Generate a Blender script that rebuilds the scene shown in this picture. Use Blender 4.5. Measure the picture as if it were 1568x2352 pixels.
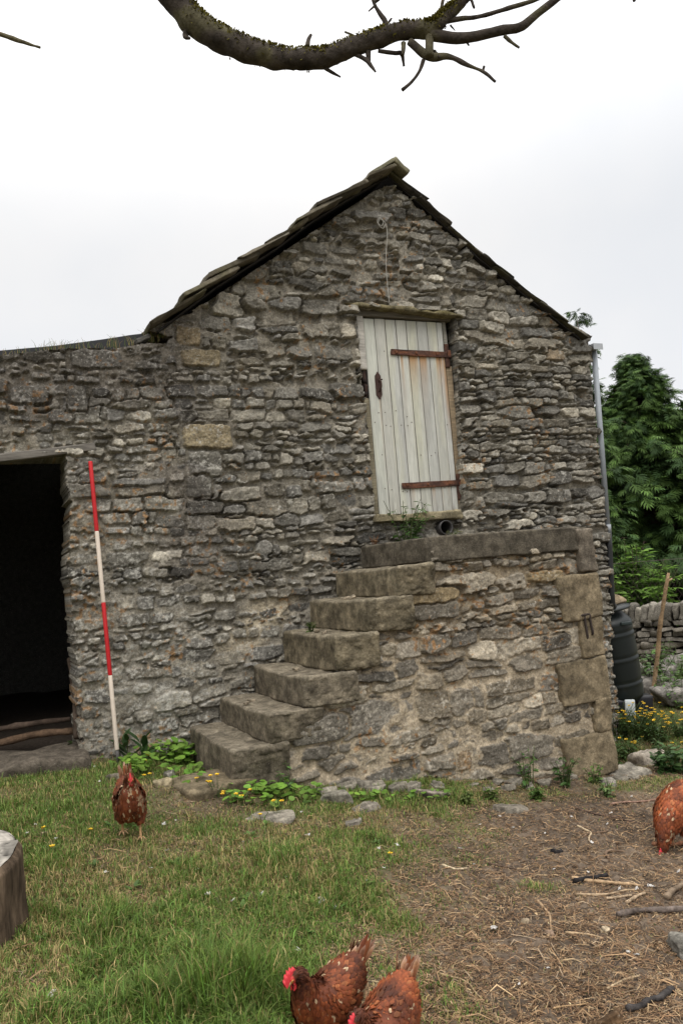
import bpy, math
import numpy as np
from mathutils import Matrix, Vector

for o in list(bpy.data.objects):
    bpy.data.objects.remove(o)
SC = bpy.context.scene
COL = SC.collection
RAD = math.radians

# ------------------------------------------------------------------ camera
YAW, PITCH, ROLL = RAD(24.0), RAD(4.5), RAD(4.6)
CAM = np.array([0.0, -6.0, 1.4])
IW, IH = 1568.0, 2352.0            # frame in which the photo was measured
FPX = 18.0 / 22.3 * IH
cf = np.array([math.sin(YAW) * math.cos(PITCH), math.cos(YAW) * math.cos(PITCH), math.sin(PITCH)])
_r0 = np.array([math.cos(YAW), -math.sin(YAW), 0.0])
_u0 = np.cross(_r0, cf)
cr = math.cos(ROLL) * _r0 - math.sin(ROLL) * _u0
cu = math.cos(ROLL) * _u0 + math.sin(ROLL) * _r0
cam_d = bpy.data.cameras.new('camera')
cam = bpy.data.objects.new('camera', cam_d)
COL.objects.link(cam)
M = Matrix.Identity(4)
for i in range(3):
    M[i][0], M[i][1], M[i][2], M[i][3] = cr[i], cu[i], -cf[i], CAM[i]
cam.matrix_world = M
cam_d.sensor_fit = 'VERTICAL'
cam_d.sensor_height = 22.3
cam_d.sensor_width = 14.9
cam_d.lens = 18.0
cam_d.clip_start = 0.05
cam_d.clip_end = 3000
SC.camera = cam

# ------------------------------------------------------------------ sky, sun, exposure
SUN_EL, SUN_AZ = RAD(52), RAD(-150)      # soft sun behind thin cloud, over the photographer's left shoulder
w = bpy.data.worlds.new('World')
SC.world = w
w.use_nodes = True
nt = w.node_tree
nt.nodes.clear()
def N(tree, kind, **kw):
    n = tree.nodes.new(kind)
    for k, v in kw.items():
        if k in ('inp',):
            for kk, vv in v.items():
                n.inputs[kk].default_value = vv
        else:
            setattr(n, k, v)
    return n
out = N(nt, 'ShaderNodeOutputWorld')
sky = N(nt, 'ShaderNodeTexSky', sky_type='NISHITA', sun_disc=False, sun_elevation=SUN_EL)
sky.sun_rotation = RAD(200)
bg1 = N(nt, 'ShaderNodeBackground', inp={'Strength': 0.06})
nt.links.new(sky.outputs[0], bg1.inputs[0])
tc = N(nt, 'ShaderNodeTexCoord')
sep = N(nt, 'ShaderNodeSeparateXYZ')
nt.links.new(tc.outputs['Generated'], sep.inputs[0])
mr = N(nt, 'ShaderNodeMapRange', interpolation_type='SMOOTHSTEP', inp={'From Min': 0.35, 'From Max': 1.0, 'To Min': 0.97, 'To Max': 3.3})
nt.links.new(sep.outputs[2], mr.inputs[0])
cn = N(nt, 'ShaderNodeTexNoise', inp={'Scale': 2.2, 'Detail': 5.0, 'Roughness': 0.5})
nt.links.new(tc.outputs['Generated'], cn.inputs['Vector'])
cr_ = N(nt, 'ShaderNodeValToRGB')
tz = N(nt, 'ShaderNodeValToRGB')
tz.color_ramp.elements[0].color = (1, 1, 1, 1); tz.color_ramp.elements[1].color = (1.0, 0.972, 0.93, 1); tz.color_ramp.elements[1].position = 0.8
nt.links.new(sep.outputs[2], tz.inputs[0])
cr_.color_ramp.elements[0].position = 0.33
cr_.color_ramp.elements[0].color = (0.90, 0.93, 0.98, 1)
cr_.color_ramp.elements[1].position = 0.60
cr_.color_ramp.elements[1].color = (1.03, 1.03, 1.04, 1)
nt.links.new(cn.outputs[0], cr_.inputs[0])
bg2 = N(nt, 'ShaderNodeBackground')
mt = N(nt, 'ShaderNodeVectorMath', operation='MULTIPLY')
nt.links.new(cr_.outputs[0], mt.inputs[0]); nt.links.new(tz.outputs[0], mt.inputs[1])
nt.links.new(mt.outputs[0], bg2.inputs[0])
nt.links.new(mr.outputs[0], bg2.inputs[1])
mx = N(nt, 'ShaderNodeMixShader', inp={0: 0.93})
nt.links.new(bg1.outputs[0], mx.inputs[1])
nt.links.new(bg2.outputs[0], mx.inputs[2])
nt.links.new(mx.outputs[0], out.inputs[0])

sl = bpy.data.lights.new('sun', 'SUN')
sl.energy = 1.1
sl.angle = RAD(35)
sl.color = (1.0, 0.96, 0.9)
so = bpy.data.objects.new('sun', sl)
sd = Vector((math.cos(SUN_EL) * math.sin(SUN_AZ), math.cos(SUN_EL) * math.cos(SUN_AZ), math.sin(SUN_EL)))
so.rotation_euler = sd.to_track_quat('Z', 'Y').to_euler()
so.location = (0, -10, 12)
COL.objects.link(so)
SC.view_settings.view_transform = 'Standard'
SC.view_settings.look = 'None'
SC.view_settings.exposure = 0.0
SC.view_settings.gamma = 1.0
SC.cycles.max_bounces = 8
SC.cycles.diffuse_bounces = 4

# ------------------------------------------------------------------ measuring helpers
def ray(px, py):
    px = np.asarray(px, float); py = np.asarray(py, float)
    return cf + cr * ((px - IW / 2) / FPX)[..., None] - cu * ((py - IH / 2) / FPX)[..., None]
def atY(px, py, Y=0.0):
    d = ray(px, py)
    return CAM + d * ((Y - CAM[1]) / d[..., 1])[..., None]
def atD(px, py, depth):
    return CAM + ray(px, py) * np.asarray(depth, float)[..., None]
def proj(p):
    v = np.asarray(p) - CAM
    z = v @ cf
    return IW / 2 + FPX * (v @ cr) / z, IH / 2 - FPX * (v @ cu) / z, z

# ------------------------------------------------------------------ noise
_rg = np.random.default_rng(77)
_P = np.tile(_rg.permutation(256), 2).astype(np.int64)
_T = _rg.random(256) * 2 - 1
def vn(x, y, seed=0):
    x = np.asarray(x, float); y = np.asarray(y, float)
    xi = np.floor(x).astype(np.int64); yi = np.floor(y).astype(np.int64)
    fx = x - xi; fy = y - yi
    fx = fx * fx * fx * (fx * (fx * 6 - 15) + 10); fy = fy * fy * fy * (fy * (fy * 6 - 15) + 10)
    def h(a, b):
        return _T[_P[(_P[(a + seed * 37) & 255] + b + seed * 11) & 255]]
    a = h(xi, yi); b = h(xi + 1, yi); c = h(xi, yi + 1); d = h(xi + 1, yi + 1)
    return (a * (1 - fx) + b * fx) * (1 - fy) + (c * (1 - fx) + d * fx) * fy
def fbm(x, y, oct=4, seed=0, gain=0.5):
    s = 0; a = 1.0; t = 0
    for i in range(oct):
        s = s + a * vn(np.asarray(x) * 2 ** i + 7.3 * i, np.asarray(y) * 2 ** i - 3.1 * i, seed + i)
        t += a; a *= gain
    return s / t * 1.5
def vn3(p, seed=0):
    pi = np.floor(p).astype(np.int64); f = p - pi
    f = f * f * (3 - 2 * f)
    r = 0
    for dx in (0, 1):
        for dy in (0, 1):
            for dz in (0, 1):
                hsh = _T[_P[(_P[(_P[(pi[:, 0] + dx + seed * 17) & 255] + pi[:, 1] + dy) & 255] + pi[:, 2] + dz) & 255]]
                wgt = (f[:, 0] if dx else 1 - f[:, 0]) * (f[:, 1] if dy else 1 - f[:, 1]) * (f[:, 2] if dz else 1 - f[:, 2])
                r = r + hsh * wgt
    return r
def fbm3(p, oct=3, seed=0):
    s = 0; a = 1.0
    for i in range(oct):
        s = s + a * vn3(p * 2 ** i + 3.7 * i, seed + i); a *= 0.5
    return s
def sstep(x, a, b):
    t = np.clip((np.asarray(x, float) - a) / (b - a), 0, 1)
    return t * t * (3 - 2 * t)

# ------------------------------------------------------------------ mesh building
class MB:
    def __init__(s):
        s.v = []; s.f = []; s.c = []; s.n = 0; s.m = []
    def add(s, v, f, c=(1, 1, 1), mat=0):
        v = np.asarray(v, float).reshape(-1, 3)
        c = np.asarray(c, float)
        if c.ndim == 1:
            c = np.tile(c[:3], (len(v), 1))
        s.v.append(v); s.c.append(c[:, :3])
        fs = f if isinstance(f, list) and len(f) and isinstance(f[0], np.ndarray) else [np.asarray(f)]
        for a in fs:
            if len(a):
                s.f.append(np.asarray(a, np.int64) + s.n); s.m.append(mat)
        s.n += len(v)
        return s
    def build(s, name, mat, parent=None, smooth=True, loc=None):
        v = np.concatenate(s.v); c = np.concatenate(s.c)
        if loc is not None:
            v = v - np.asarray(loc)
        me = bpy.data.meshes.new(name)
        me.vertices.add(len(v))
        me.vertices.foreach_set('co', v.astype(np.float32).ravel())
        li = np.concatenate([a.ravel() for a in s.f])
        cnt = np.concatenate([np.full(len(a), a.shape[1]) for a in s.f])
        mi = np.concatenate([np.full(len(a), m) for a, m in zip(s.f, s.m)])
        me.loops.add(len(li))
        me.loops.foreach_set('vertex_index', li.astype(np.int32))
        me.polygons.add(len(cnt))
        me.polygons.foreach_set('loop_start', np.concatenate([[0], np.cumsum(cnt)[:-1]]).astype(np.int32))
        if isinstance(mat, (list, tuple)):
            for m_ in mat: me.materials.append(m_)
            me.polygons.foreach_set('material_index', mi.astype(np.int32))
        else:
            me.materials.append(mat)
        me.update(calc_edges=True)
        ca = me.color_attributes.new('Col', 'FLOAT_COLOR', 'POINT')
        ca.data.foreach_set('color', np.concatenate([c, np.ones((len(c), 1))], 1).astype(np.float32).ravel())
        me.polygons.foreach_set('use_smooth', np.full(len(cnt), smooth))
        o = bpy.data.objects.new(name, me)
        COL.objects.link(o)
        if parent is not None:
            o.parent = parent
        if loc is not None:
            o.location = tuple(loc)
        return o
def tag(o, label=None, cat=None, group=None, kind=None):
    if label: o['label'] = label
    if cat: o['category'] = cat
    if group: o['group'] = group
    if kind: o['kind'] = kind
    return o
def empty(name, loc, label, cat, group=None, rotz=0):
    o = bpy.data.objects.new(name, None)
    o.empty_display_size = 0.1
    o.location = tuple(loc); o.rotation_euler = (0, 0, rotz)
    COL.objects.link(o)
    return tag(o, label, cat, group)

_tmpl = {}
def cube_tmpl(n):
    if n in _tmpl: return _tmpl[n]
    t = np.linspace(-1, 1, n + 1)
    t = np.sign(t) * (1 - (1 - np.abs(t)) ** 1.5)
    a, b = np.meshgrid(t, t, indexing='ij')
    a = a.ravel(); b = b.ravel(); o = np.ones_like(a)
    V = [np.stack(q, 1) for q in ((o, a, b), (-o, b, a), (b, o, a), (a, -o, b), (a, b, o), (b, a, -o))]
    i = np.arange(n); I, J = np.meshgrid(i, i, indexing='ij'); I = I.ravel(); J = J.ravel()
    q = np.stack([I * (n + 1) + J, (I + 1) * (n + 1) + J, (I + 1) * (n + 1) + J + 1, I * (n + 1) + J + 1], 1)
    V = np.concatenate(V); Fq = np.concatenate([q + k * (n + 1) ** 2 for k in range(6)])
    key = np.round(V, 5)
    u, inv = np.unique(key, axis=0, return_inverse=True)
    _tmpl[n] = (u, inv.ravel()[Fq])
    return _tmpl[n]
def rbox(hs, r=0.02, n=8, amp=0.008, sc=9.0, seed=0, wonk=0.0):
    """rough rounded block with half sizes hs, centred on the origin"""
    u, f = cube_tmpl(n)
    hs = np.asarray(hs, float); r = min(r, hs.min() * 0.98)
    p = u * hs
    inner = np.clip(p, -(hs - r), hs - r)
    d = p - inner
    d /= np.maximum(np.linalg.norm(d, axis=1, keepdims=True), 1e-9)
    p = inner + d * r
    if wonk:
        rr = np.random.default_rng(seed + 999)
        k = rr.uniform(-wonk, wonk, 8)
        q = p / hs
        p = p * np.stack([1 + k[0] * q[:, 2] + k[1] * q[:, 1], 1 + k[2] * q[:, 0] + k[3] * q[:, 2], 1 + k[4] * q[:, 0] + k[5] * q[:, 1]], 1)
    nz = fbm3(p * sc + seed * 5.17, 3, seed % 7)
    p = p + d * (amp * nz)[:, None]
    return p, f, nz
def rot(v, rz=0, ry=0, rx=0):
    m = np.array((Matrix.Rotation(rz, 3, 'Z') @ Matrix.Rotation(ry, 3, 'Y') @ Matrix.Rotation(rx, 3, 'X')))
    return v @ m.T
def box(x0, x1, y0, y1, z0, z1):
    v = np.array([[x, y, z] for x in (x0, x1) for y in (y0, y1) for z in (z0, z1)], float)
    f = np.array([[0, 1, 3, 2], [4, 6, 7, 5], [0, 4, 5, 1], [2, 3, 7, 6], [0, 2, 6, 4], [1, 5, 7, 3]])
    return v, f
def catmull(P, n):
    P = np.asarray(P, float)
    Q = np.concatenate([[2 * P[0] - P[1]], P, [2 * P[-1] - P[-2]]])
    t = np.linspace(0, len(P) - 1 - 1e-6, n); i = t.astype(int); f = (t - i)[:, None]
    a, b, c, d = Q[i], Q[i + 1], Q[i + 2], Q[i + 3]
    return 0.5 * (2 * b + (c - a) * f + (2 * a - 5 * b + 4 * c - d) * f ** 2 + (3 * b - a - 3 * c + d) * f ** 3)
def tube(path, rad, seg=10, n=None, amp=0.0, sc=20, seed=0, flat=1.0, caps=True):
    path = np.asarray(path, float); rad = np.broadcast_to(np.asarray(rad, float), (len(path),))
    if n:
        pr = catmull(np.concatenate([path, rad[:, None]], 1), n); path, rad = pr[:, :3], np.maximum(pr[:, 3], 1e-4)
    T = np.gradient(path, axis=0); T /= np.maximum(np.linalg.norm(T, axis=1, keepdims=True), 1e-9)
    up = np.array([0, 0, 1.0]) if abs(T[0, 2]) < 0.9 else np.array([1.0, 0, 0])
    U = []
    u = np.cross(T[0], up); u /= np.linalg.norm(u)
    for t in T:
        u = u - t * (u @ t); u /= max(np.linalg.norm(u), 1e-9); U.append(u)
    U = np.array(U); Vv = np.cross(T, U)
    a = np.linspace(0, 2 * np.pi, seg, endpoint=False)
    ring = U[:, None, :] * np.cos(a)[None, :, None] + Vv[:, None, :] * np.sin(a)[None, :, None] * flat
    R = rad[:, None]
    v = path[:, None, :] + ring * R[..., None]
    if amp:
        nz = fbm3(v.reshape(-1, 3) * sc + seed * 3.3, 3, seed % 7).reshape(v.shape[:2])
        v = v + ring * (nz * amp)[..., None]
    m = len(path)
    I, J = np.meshgrid(np.arange(m - 1), np.arange(seg), indexing='ij'); I = I.ravel(); J = J.ravel(); K = (J + 1) % seg
    f = np.stack([I * seg + J, I * seg + K, (I + 1) * seg + K, (I + 1) * seg + J], 1)
    v = v.reshape(-1, 3)
    fs = [f]
    if caps:
        v = np.concatenate([v, [path[0], path[-1]]])
        j = np.arange(seg); k = (j + 1) % seg
        fs.append(np.concatenate([np.stack([np.full(seg, m * seg), k, j], 1), np.stack([np.full(seg, m * seg + 1), (m - 1) * seg + j, (m - 1) * seg + k], 1)]))
    return v, fs
def frames(fwd, nrm):
    """rotation matrices whose columns are side, forward, normal"""
    fwd = fwd / np.maximum(np.linalg.norm(fwd, axis=1, keepdims=True), 1e-9)
    s = np.cross(fwd, nrm); s /= np.maximum(np.linalg.norm(s, axis=1, keepdims=True), 1e-9)
    n = np.cross(s, fwd)
    return np.stack([s, fwd, n], 2)
def scatter(tv, tf, pos, R, scl, colr, tcol=None):
    """copies of a small leaf template as arrays for MB.add"""
    k = len(tv); n = len(pos)
    scl = np.asarray(scl, float)
    if scl.ndim == 1: scl = np.repeat(scl[:, None], 3, 1)
    v = np.einsum('nij,nkj->nki', R, tv[None] * scl[:, None, :]) + pos[:, None, :]
    fs = [(a[None] + (np.arange(n) * k)[:, None, None]).reshape(-1, a.shape[1]) for a in tf]
    c = np.repeat(colr[:, None, :], k, 1)
    if tcol is not None: c = c * tcol[None, :, :]
    return v.reshape(-1, 3), fs, c.reshape(-1, 3)
# leaf templates: x side, y forward, z normal
LEAF_V = np.array([[0, 0, 0], [-.28, .35, .05], [.28, .35, .05], [0, .4, -.01], [-.2, .72, .02], [.2, .72, .02], [0, 1, -.08]])
LEAF_F = [np.array([[0, 3, 1], [0, 2, 3], [4, 3, 6], [3, 5, 6]]), np.array([[1, 3, 4, 4]])[:0], np.array([[1, 3, 4], [3, 2, 5]])]
LEAF_F = [np.concatenate([LEAF_F[0], LEAF_F[2]])]
_a = np.linspace(0, 2 * np.pi, 9)[:-1]
DISC_V = np.concatenate([[[0, .5, -.04]], np.stack([.5 * np.sin(_a), .5 - .5 * np.cos(_a), .05 * np.cos(2 * _a)], 1)])
DISC_F = [np.array([[0, 1 + i, 1 + (i + 1) % 8] for i in range(8)])]
FEA_V = np.array([[0, 0, 0], [-.36, .3, -.03], [.36, .3, -.03], [-.42, .68, -.06], [.42, .68, -.06], [0, .36, .07], [0, .74, .05], [0, 1, -.04]])
FEA_F = [np.array([[0, 2, 5], [0, 5, 1], [6, 4, 7], [3, 6, 7]]), np.array([[1, 5, 6, 3], [5, 2, 4, 6]])]

# ------------------------------------------------------------------ materials
def mat(name, rough=0.9, nscale=60.0, namt=0.35, bump=0.3, bscale=None, spec=0.25, bdist=0.004, tint=None, stretch=None, sub=0.0, transl=0.0, metal=0.0, n2=None, speck=None):
    m = bpy.data.materials.new(name); m.use_nodes = True
    t = m.node_tree; t.nodes.clear()
    o = N(t, 'ShaderNodeOutputMaterial'); b = N(t, 'ShaderNodeBsdfPrincipled')
    b.inputs['Roughness'].default_value = rough
    b.inputs['Specular IOR Level'].default_value = spec
    b.inputs['Metallic'].default_value = metal
    at = N(t, 'ShaderNodeAttribute', attribute_name='Col')
    co = N(t, 'ShaderNodeTexCoord')
    mp = N(t, 'ShaderNodeMapping')
    if stretch: mp.inputs['Scale'].default_value = stretch
    t.links.new(co.outputs['Object'], mp.inputs[0])
    src = at.outputs['Color']
    if tint is not None:
        rgb = N(t, 'ShaderNodeRGB'); rgb.outputs[0].default_value = (*tint, 1); src = rgb.outputs[0]
    if namt:
        nz = N(t, 'ShaderNodeTexNoise', inp={'Scale': nscale, 'Detail': 6.0, 'Roughness': 0.65})
        t.links.new(mp.outputs[0], nz.inputs['Vector'])
        r = N(t, 'ShaderNodeMapRange', inp={'From Min': 0.3, 'From Max': 0.7, 'To Min': 1 - namt, 'To Max': 1 + namt})
        t.links.new(nz.outputs[0], r.inputs[0])
        mu = N(t, 'ShaderNodeVectorMath', operation='SCALE')
        t.links.new(src, mu.inputs[0]); t.links.new(r.outputs[0], mu.inputs['Scale'])
        src = mu.outputs[0]
    if n2:
        nz2 = N(t, 'ShaderNodeTexNoise', inp={'Scale': n2[0], 'Detail': 4.0, 'Roughness': 0.6})
        t.links.new(mp.outputs[0], nz2.inputs['Vector'])
        r2 = N(t, 'ShaderNodeMapRange', inp={'From Min': 0.35, 'From Max': 0.65, 'To Min': 1 - n2[1], 'To Max': 1 + n2[1]})
        t.links.new(nz2.outputs[0], r2.inputs[0])
        mu2 = N(t, 'ShaderNodeVectorMath', operation='SCALE')
        t.links.new(src, mu2.inputs[0]); t.links.new(r2.outputs[0], mu2.inputs['Scale'])
        src = mu2.outputs[0]
    if speck:
        sp = N(t, 'ShaderNodeTexNoise', inp={'Scale': speck[0], 'Detail': 2.0, 'Roughness': 0.5})
        t.links.new(mp.outputs[0], sp.inputs['Vector'])
        sr = N(t, 'ShaderNodeMapRange', inp={'From Min': speck[1], 'From Max': speck[1] + 0.07, 'To Min': 0.0, 'To Max': speck[2]})
        t.links.new(sp.outputs[0], sr.inputs[0])
        mxs = N(t, 'ShaderNodeMix', data_type='RGBA')
        t.links.new(sr.outputs[0], mxs.inputs['Factor']); t.links.new(src, mxs.inputs['A'])
        mxs.inputs['B'].default_value = (*speck[3], 1)
        src = mxs.outputs['Result']
    t.links.new(src, b.inputs['Base Color'])
    if bump:
        nb = N(t, 'ShaderNodeTexNoise', inp={'Scale': bscale or nscale * 1.7, 'Detail': 5.0, 'Roughness': 0.6})
        t.links.new(mp.outputs[0], nb.inputs['Vector'])
        bp = N(t, 'ShaderNodeBump', inp={'Strength': bump, 'Distance': bdist})
        t.links.new(nb.outputs[0], bp.inputs['Height']); t.links.new(bp.outputs[0], b.inputs['Normal'])
    sh = b.outputs[0]
    if transl:
        tr = N(t, 'ShaderNodeBsdfTranslucent'); t.links.new(src, tr.inputs[0])
        ms = N(t, 'ShaderNodeMixShader', inp={0: transl})
        t.links.new(sh, ms.inputs[1]); t.links.new(tr.outputs[0], ms.inputs[2]); sh = ms.outputs[0]
    t.links.new(sh, o.inputs[0])
    return m
M_WALL = mat('rubble_stone', 0.95, 80, 0.45, 0.8, 120, 0.15, 0.008, n2=(22, .25), speck=(75, .62, .5, (.40, .385, .345)))
M_BLOCK = mat('gritstone', 0.95, 60, 0.42, 0.8, 100, 0.15, 0.008, n2=(13, .38), speck=(110, .66, .45, (.36, .33, .27)))
M_SLATE = mat('stone_slate', 0.9, 25, 0.4, 0.5, 50, 0.2, 0.008)
M_WOOD = mat('painted_wood', 0.7, 18, 0.16, 0.25, 30, 0.3, 0.002, stretch=(6, 6, 0.5))
M_TIMBER = mat('weathered_timber', 0.9, 14, 0.35, 0.5, 25, 0.2, 0.004, stretch=(0.6, 6, 6))
M_RUST = mat('rusty_iron', 0.85, 50, 0.5, 0.5, 80, 0.3, 0.003)
M_PAINT = mat('pole_paint', 0.45, 30, 0.08, 0.05, 40, 0.4)
M_PLASTIC = mat('dark_plastic', 0.4, 20, 0.12, 0.05, 30, 0.4)
M_BARK = mat('bark', 0.95, 40, 0.45, 0.7, 60, 0.1, 0.008)
M_LOGSIDE = mat('log_bark', 0.95, 30, 0.5, 0.9, 40, 0.1, 0.012, stretch=(1.6, 1.6, 0.3))
M_MOSS = mat('moss', 1.0, 80, 0.4, 0.6, 120, 0.05, 0.005)
M_LEAF = mat('leaf', 0.55, 30, 0.2, 0.0, spec=0.3, transl=0.25)
M_NEEDLE = mat('conifer_needles', 0.7, 20, 0.2, 0.0, spec=0.2, transl=0.12)
M_GRASS = mat('grass_blade', 0.6, 10, 0.15, 0.0, spec=0.25, transl=0.25)
M_STRAW = mat('straw', 0.85, 30, 0.2, 0.0, spec=0.15)
M_GROUND = mat('soil', 0.97, 40, 0.4, 0.8, 60, 0.1, 0.012)
M_FEATHER = mat('feathers', 0.65, 90, 0.3, 0.25, 160, 0.3, 0.002)
M_COMB = mat('comb_skin', 0.5, 120, 0.15, 0.3, 200, 0.4, 0.001)
M_HORN = mat('horn', 0.5, 60, 0.15, 0.1, 90, 0.4, 0.001)
M_EYE = mat('eye', 0.1, 60, 0.0, 0.0, spec=0.6)
M_PETAL = mat('petal', 0.35, 60, 0.1, 0.0, spec=0.4, transl=0.15)
M_DOWN = mat('white_down', 0.8, 80, 0.15, 0.0, spec=0.2, transl=0.2)
M_WIRE = mat('wire', 0.6, 20, 0.2, 0.0, metal=0.6)

# ------------------------------------------------------------------ ground
def gz(X, Y, fine=True):
    X = np.asarray(X, float); Y = np.asarray(Y, float)
    z = 0.36 - 0.13 * np.clip(X, -1.0, 5.0)
    z = z + np.where(Y < -1, 0.10 * (np.clip(Y, -7, 0) + 1), 0.0)
    back = sstep(X, 4.6, 6.0) * sstep(Y, -1.2, 1.0)
    z = z + back * 0.16 + back * 0.04 * np.clip(Y, 0, 25)
    if fine:
        z = z + 0.025 * fbm(X * 1.3, Y * 1.3, 3, 5) + 0.008 * fbm(X * 7, Y * 7, 3, 9)
    return z
def ground(px, py):
    """point of the ground seen at (px, py); arrays allowed"""
    d = ray(px, py)
    z = np.zeros(d.shape[:-1]) - 0.1
    for i in range(14):
        t = (z - CAM[2]) / np.minimum(d[..., 2], -0.02)
        p = CAM + d * t[..., None]
        z = 0.5 * z + 0.5 * gz(p[..., 0], p[..., 1])
    p[..., 2] = gz(p[..., 0], p[..., 1])
    return p
_bx = np.array([1760, 1830, 1900, 2000, 2100, 2180, 2250, 2352, 2700])
_by = np.array([1050, 1010, 1000, 950, 1000, 930, 880, 880, 860])
def grassiness(X, Y):
    """1 on the turf, 0 on the scratched brown litter"""
    P = np.stack([X, Y, gz(X, Y, False)], -1)
    px, py, z = proj(P)
    z = np.maximum(z, 0.3)
    b = np.interp(py, _bx, _by)
    d = (b - px) / FPX * z                      # metres left of the edge
    n = 0.28 * fbm(X * 1.6, Y * 1.6, 4, 21) + 0.10 * fbm(X * 6, Y * 6, 3, 23)
    g = sstep(d + 1.5 * n, -0.50, 0.45)
    g = np.maximum(g, .45 * np.exp(-((px - 1238) / 60) ** 2 - ((py - 2036) / 16) ** 2))
    # thin strip along the stair foot, bare patch by the flagstone
    strip = np.exp(-((Y + 1.32) / 0.16) ** 2) * sstep(X, 1.6, 2.3) * (1 - sstep(X, 4.3, 4.9)) * (0.55 + 0.5 * fbm(X * 3, Y * 3, 3, 41))
    g = np.maximum(g, np.clip(strip, 0, 0.85))
    g = np.maximum(g, sstep(X, 4.4, 4.9) * sstep(Y, -1.3, -0.4) * 0.9)
    bare = np.exp(-(((X - 1.15) / 0.45) ** 2 + ((Y + 1.25) / 0.35) ** 2))
    g = g * (1 - 0.85 * bare)
    worn = sstep(fbm(X * 2.3, Y * 2.3, 4, 33), 0.22, 0.55)
    return np.clip(g * (1 - 0.42 * worn), 0, 1)
def build_ground():
    def axis(c, lo, hi, fine, far):
        a = np.arange(lo, hi, fine)
        g = fine; l = []; x = hi
        while x < far: l.append(x); g *= 1.18; x += g
        l.append(far)
        g = fine; m = []; x = lo - fine
        while x > -far: m.append(x); g *= 1.18; x -= g
        m.append(-far)
        return np.concatenate([m[::-1], a, l])
    xs = axis(0, -1.6, 6.4, 0.022, 900); ys = axis(0, -4.6, 1.5, 0.022, 900)
    X, Y = np.meshgrid(xs, ys, indexing='xy')
    Z = gz(X, Y)
    g = grassiness(X, Y)
    rough = fbm(X * 22, Y * 22, 3, 61)
    Z = Z + (1 - g) * 0.010 * rough + 0.006 * fbm(X * 40, Y * 40, 2, 63)
    n1 = fbm(X * 2, Y * 2, 4, 71)[..., None]; n2 = fbm(X * 15, Y * 15, 3, 73)[..., None]
    soil = np.array([.108, .082, .060]) * (1 + .35 * n1 + .35 * n2)
    turf = np.array([.105, .10, .04]) * (1 + .3 * n1 + .35 * n2)
    c = soil * (1 - g[..., None]) + turf * g[..., None]
    ny, nx = X.shape
    I, J = np.meshgrid(np.arange(ny - 1), np.arange(nx - 1), indexing='ij'); I = I.ravel(); J = J.ravel()
    f = np.stack([I * nx + J, I * nx + J + 1, (I + 1) * nx + J + 1, (I + 1) * nx + J], 1)
    o = MB().add(np.stack([X, Y, Z], -1), f, np.clip(c, .01, 1).reshape(-1, 3)).build('ground', M_GROUND)
    tag(o, 'yard ground, turf on the left and scratched brown litter on the right', 'ground', kind='structure')
build_ground()

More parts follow.
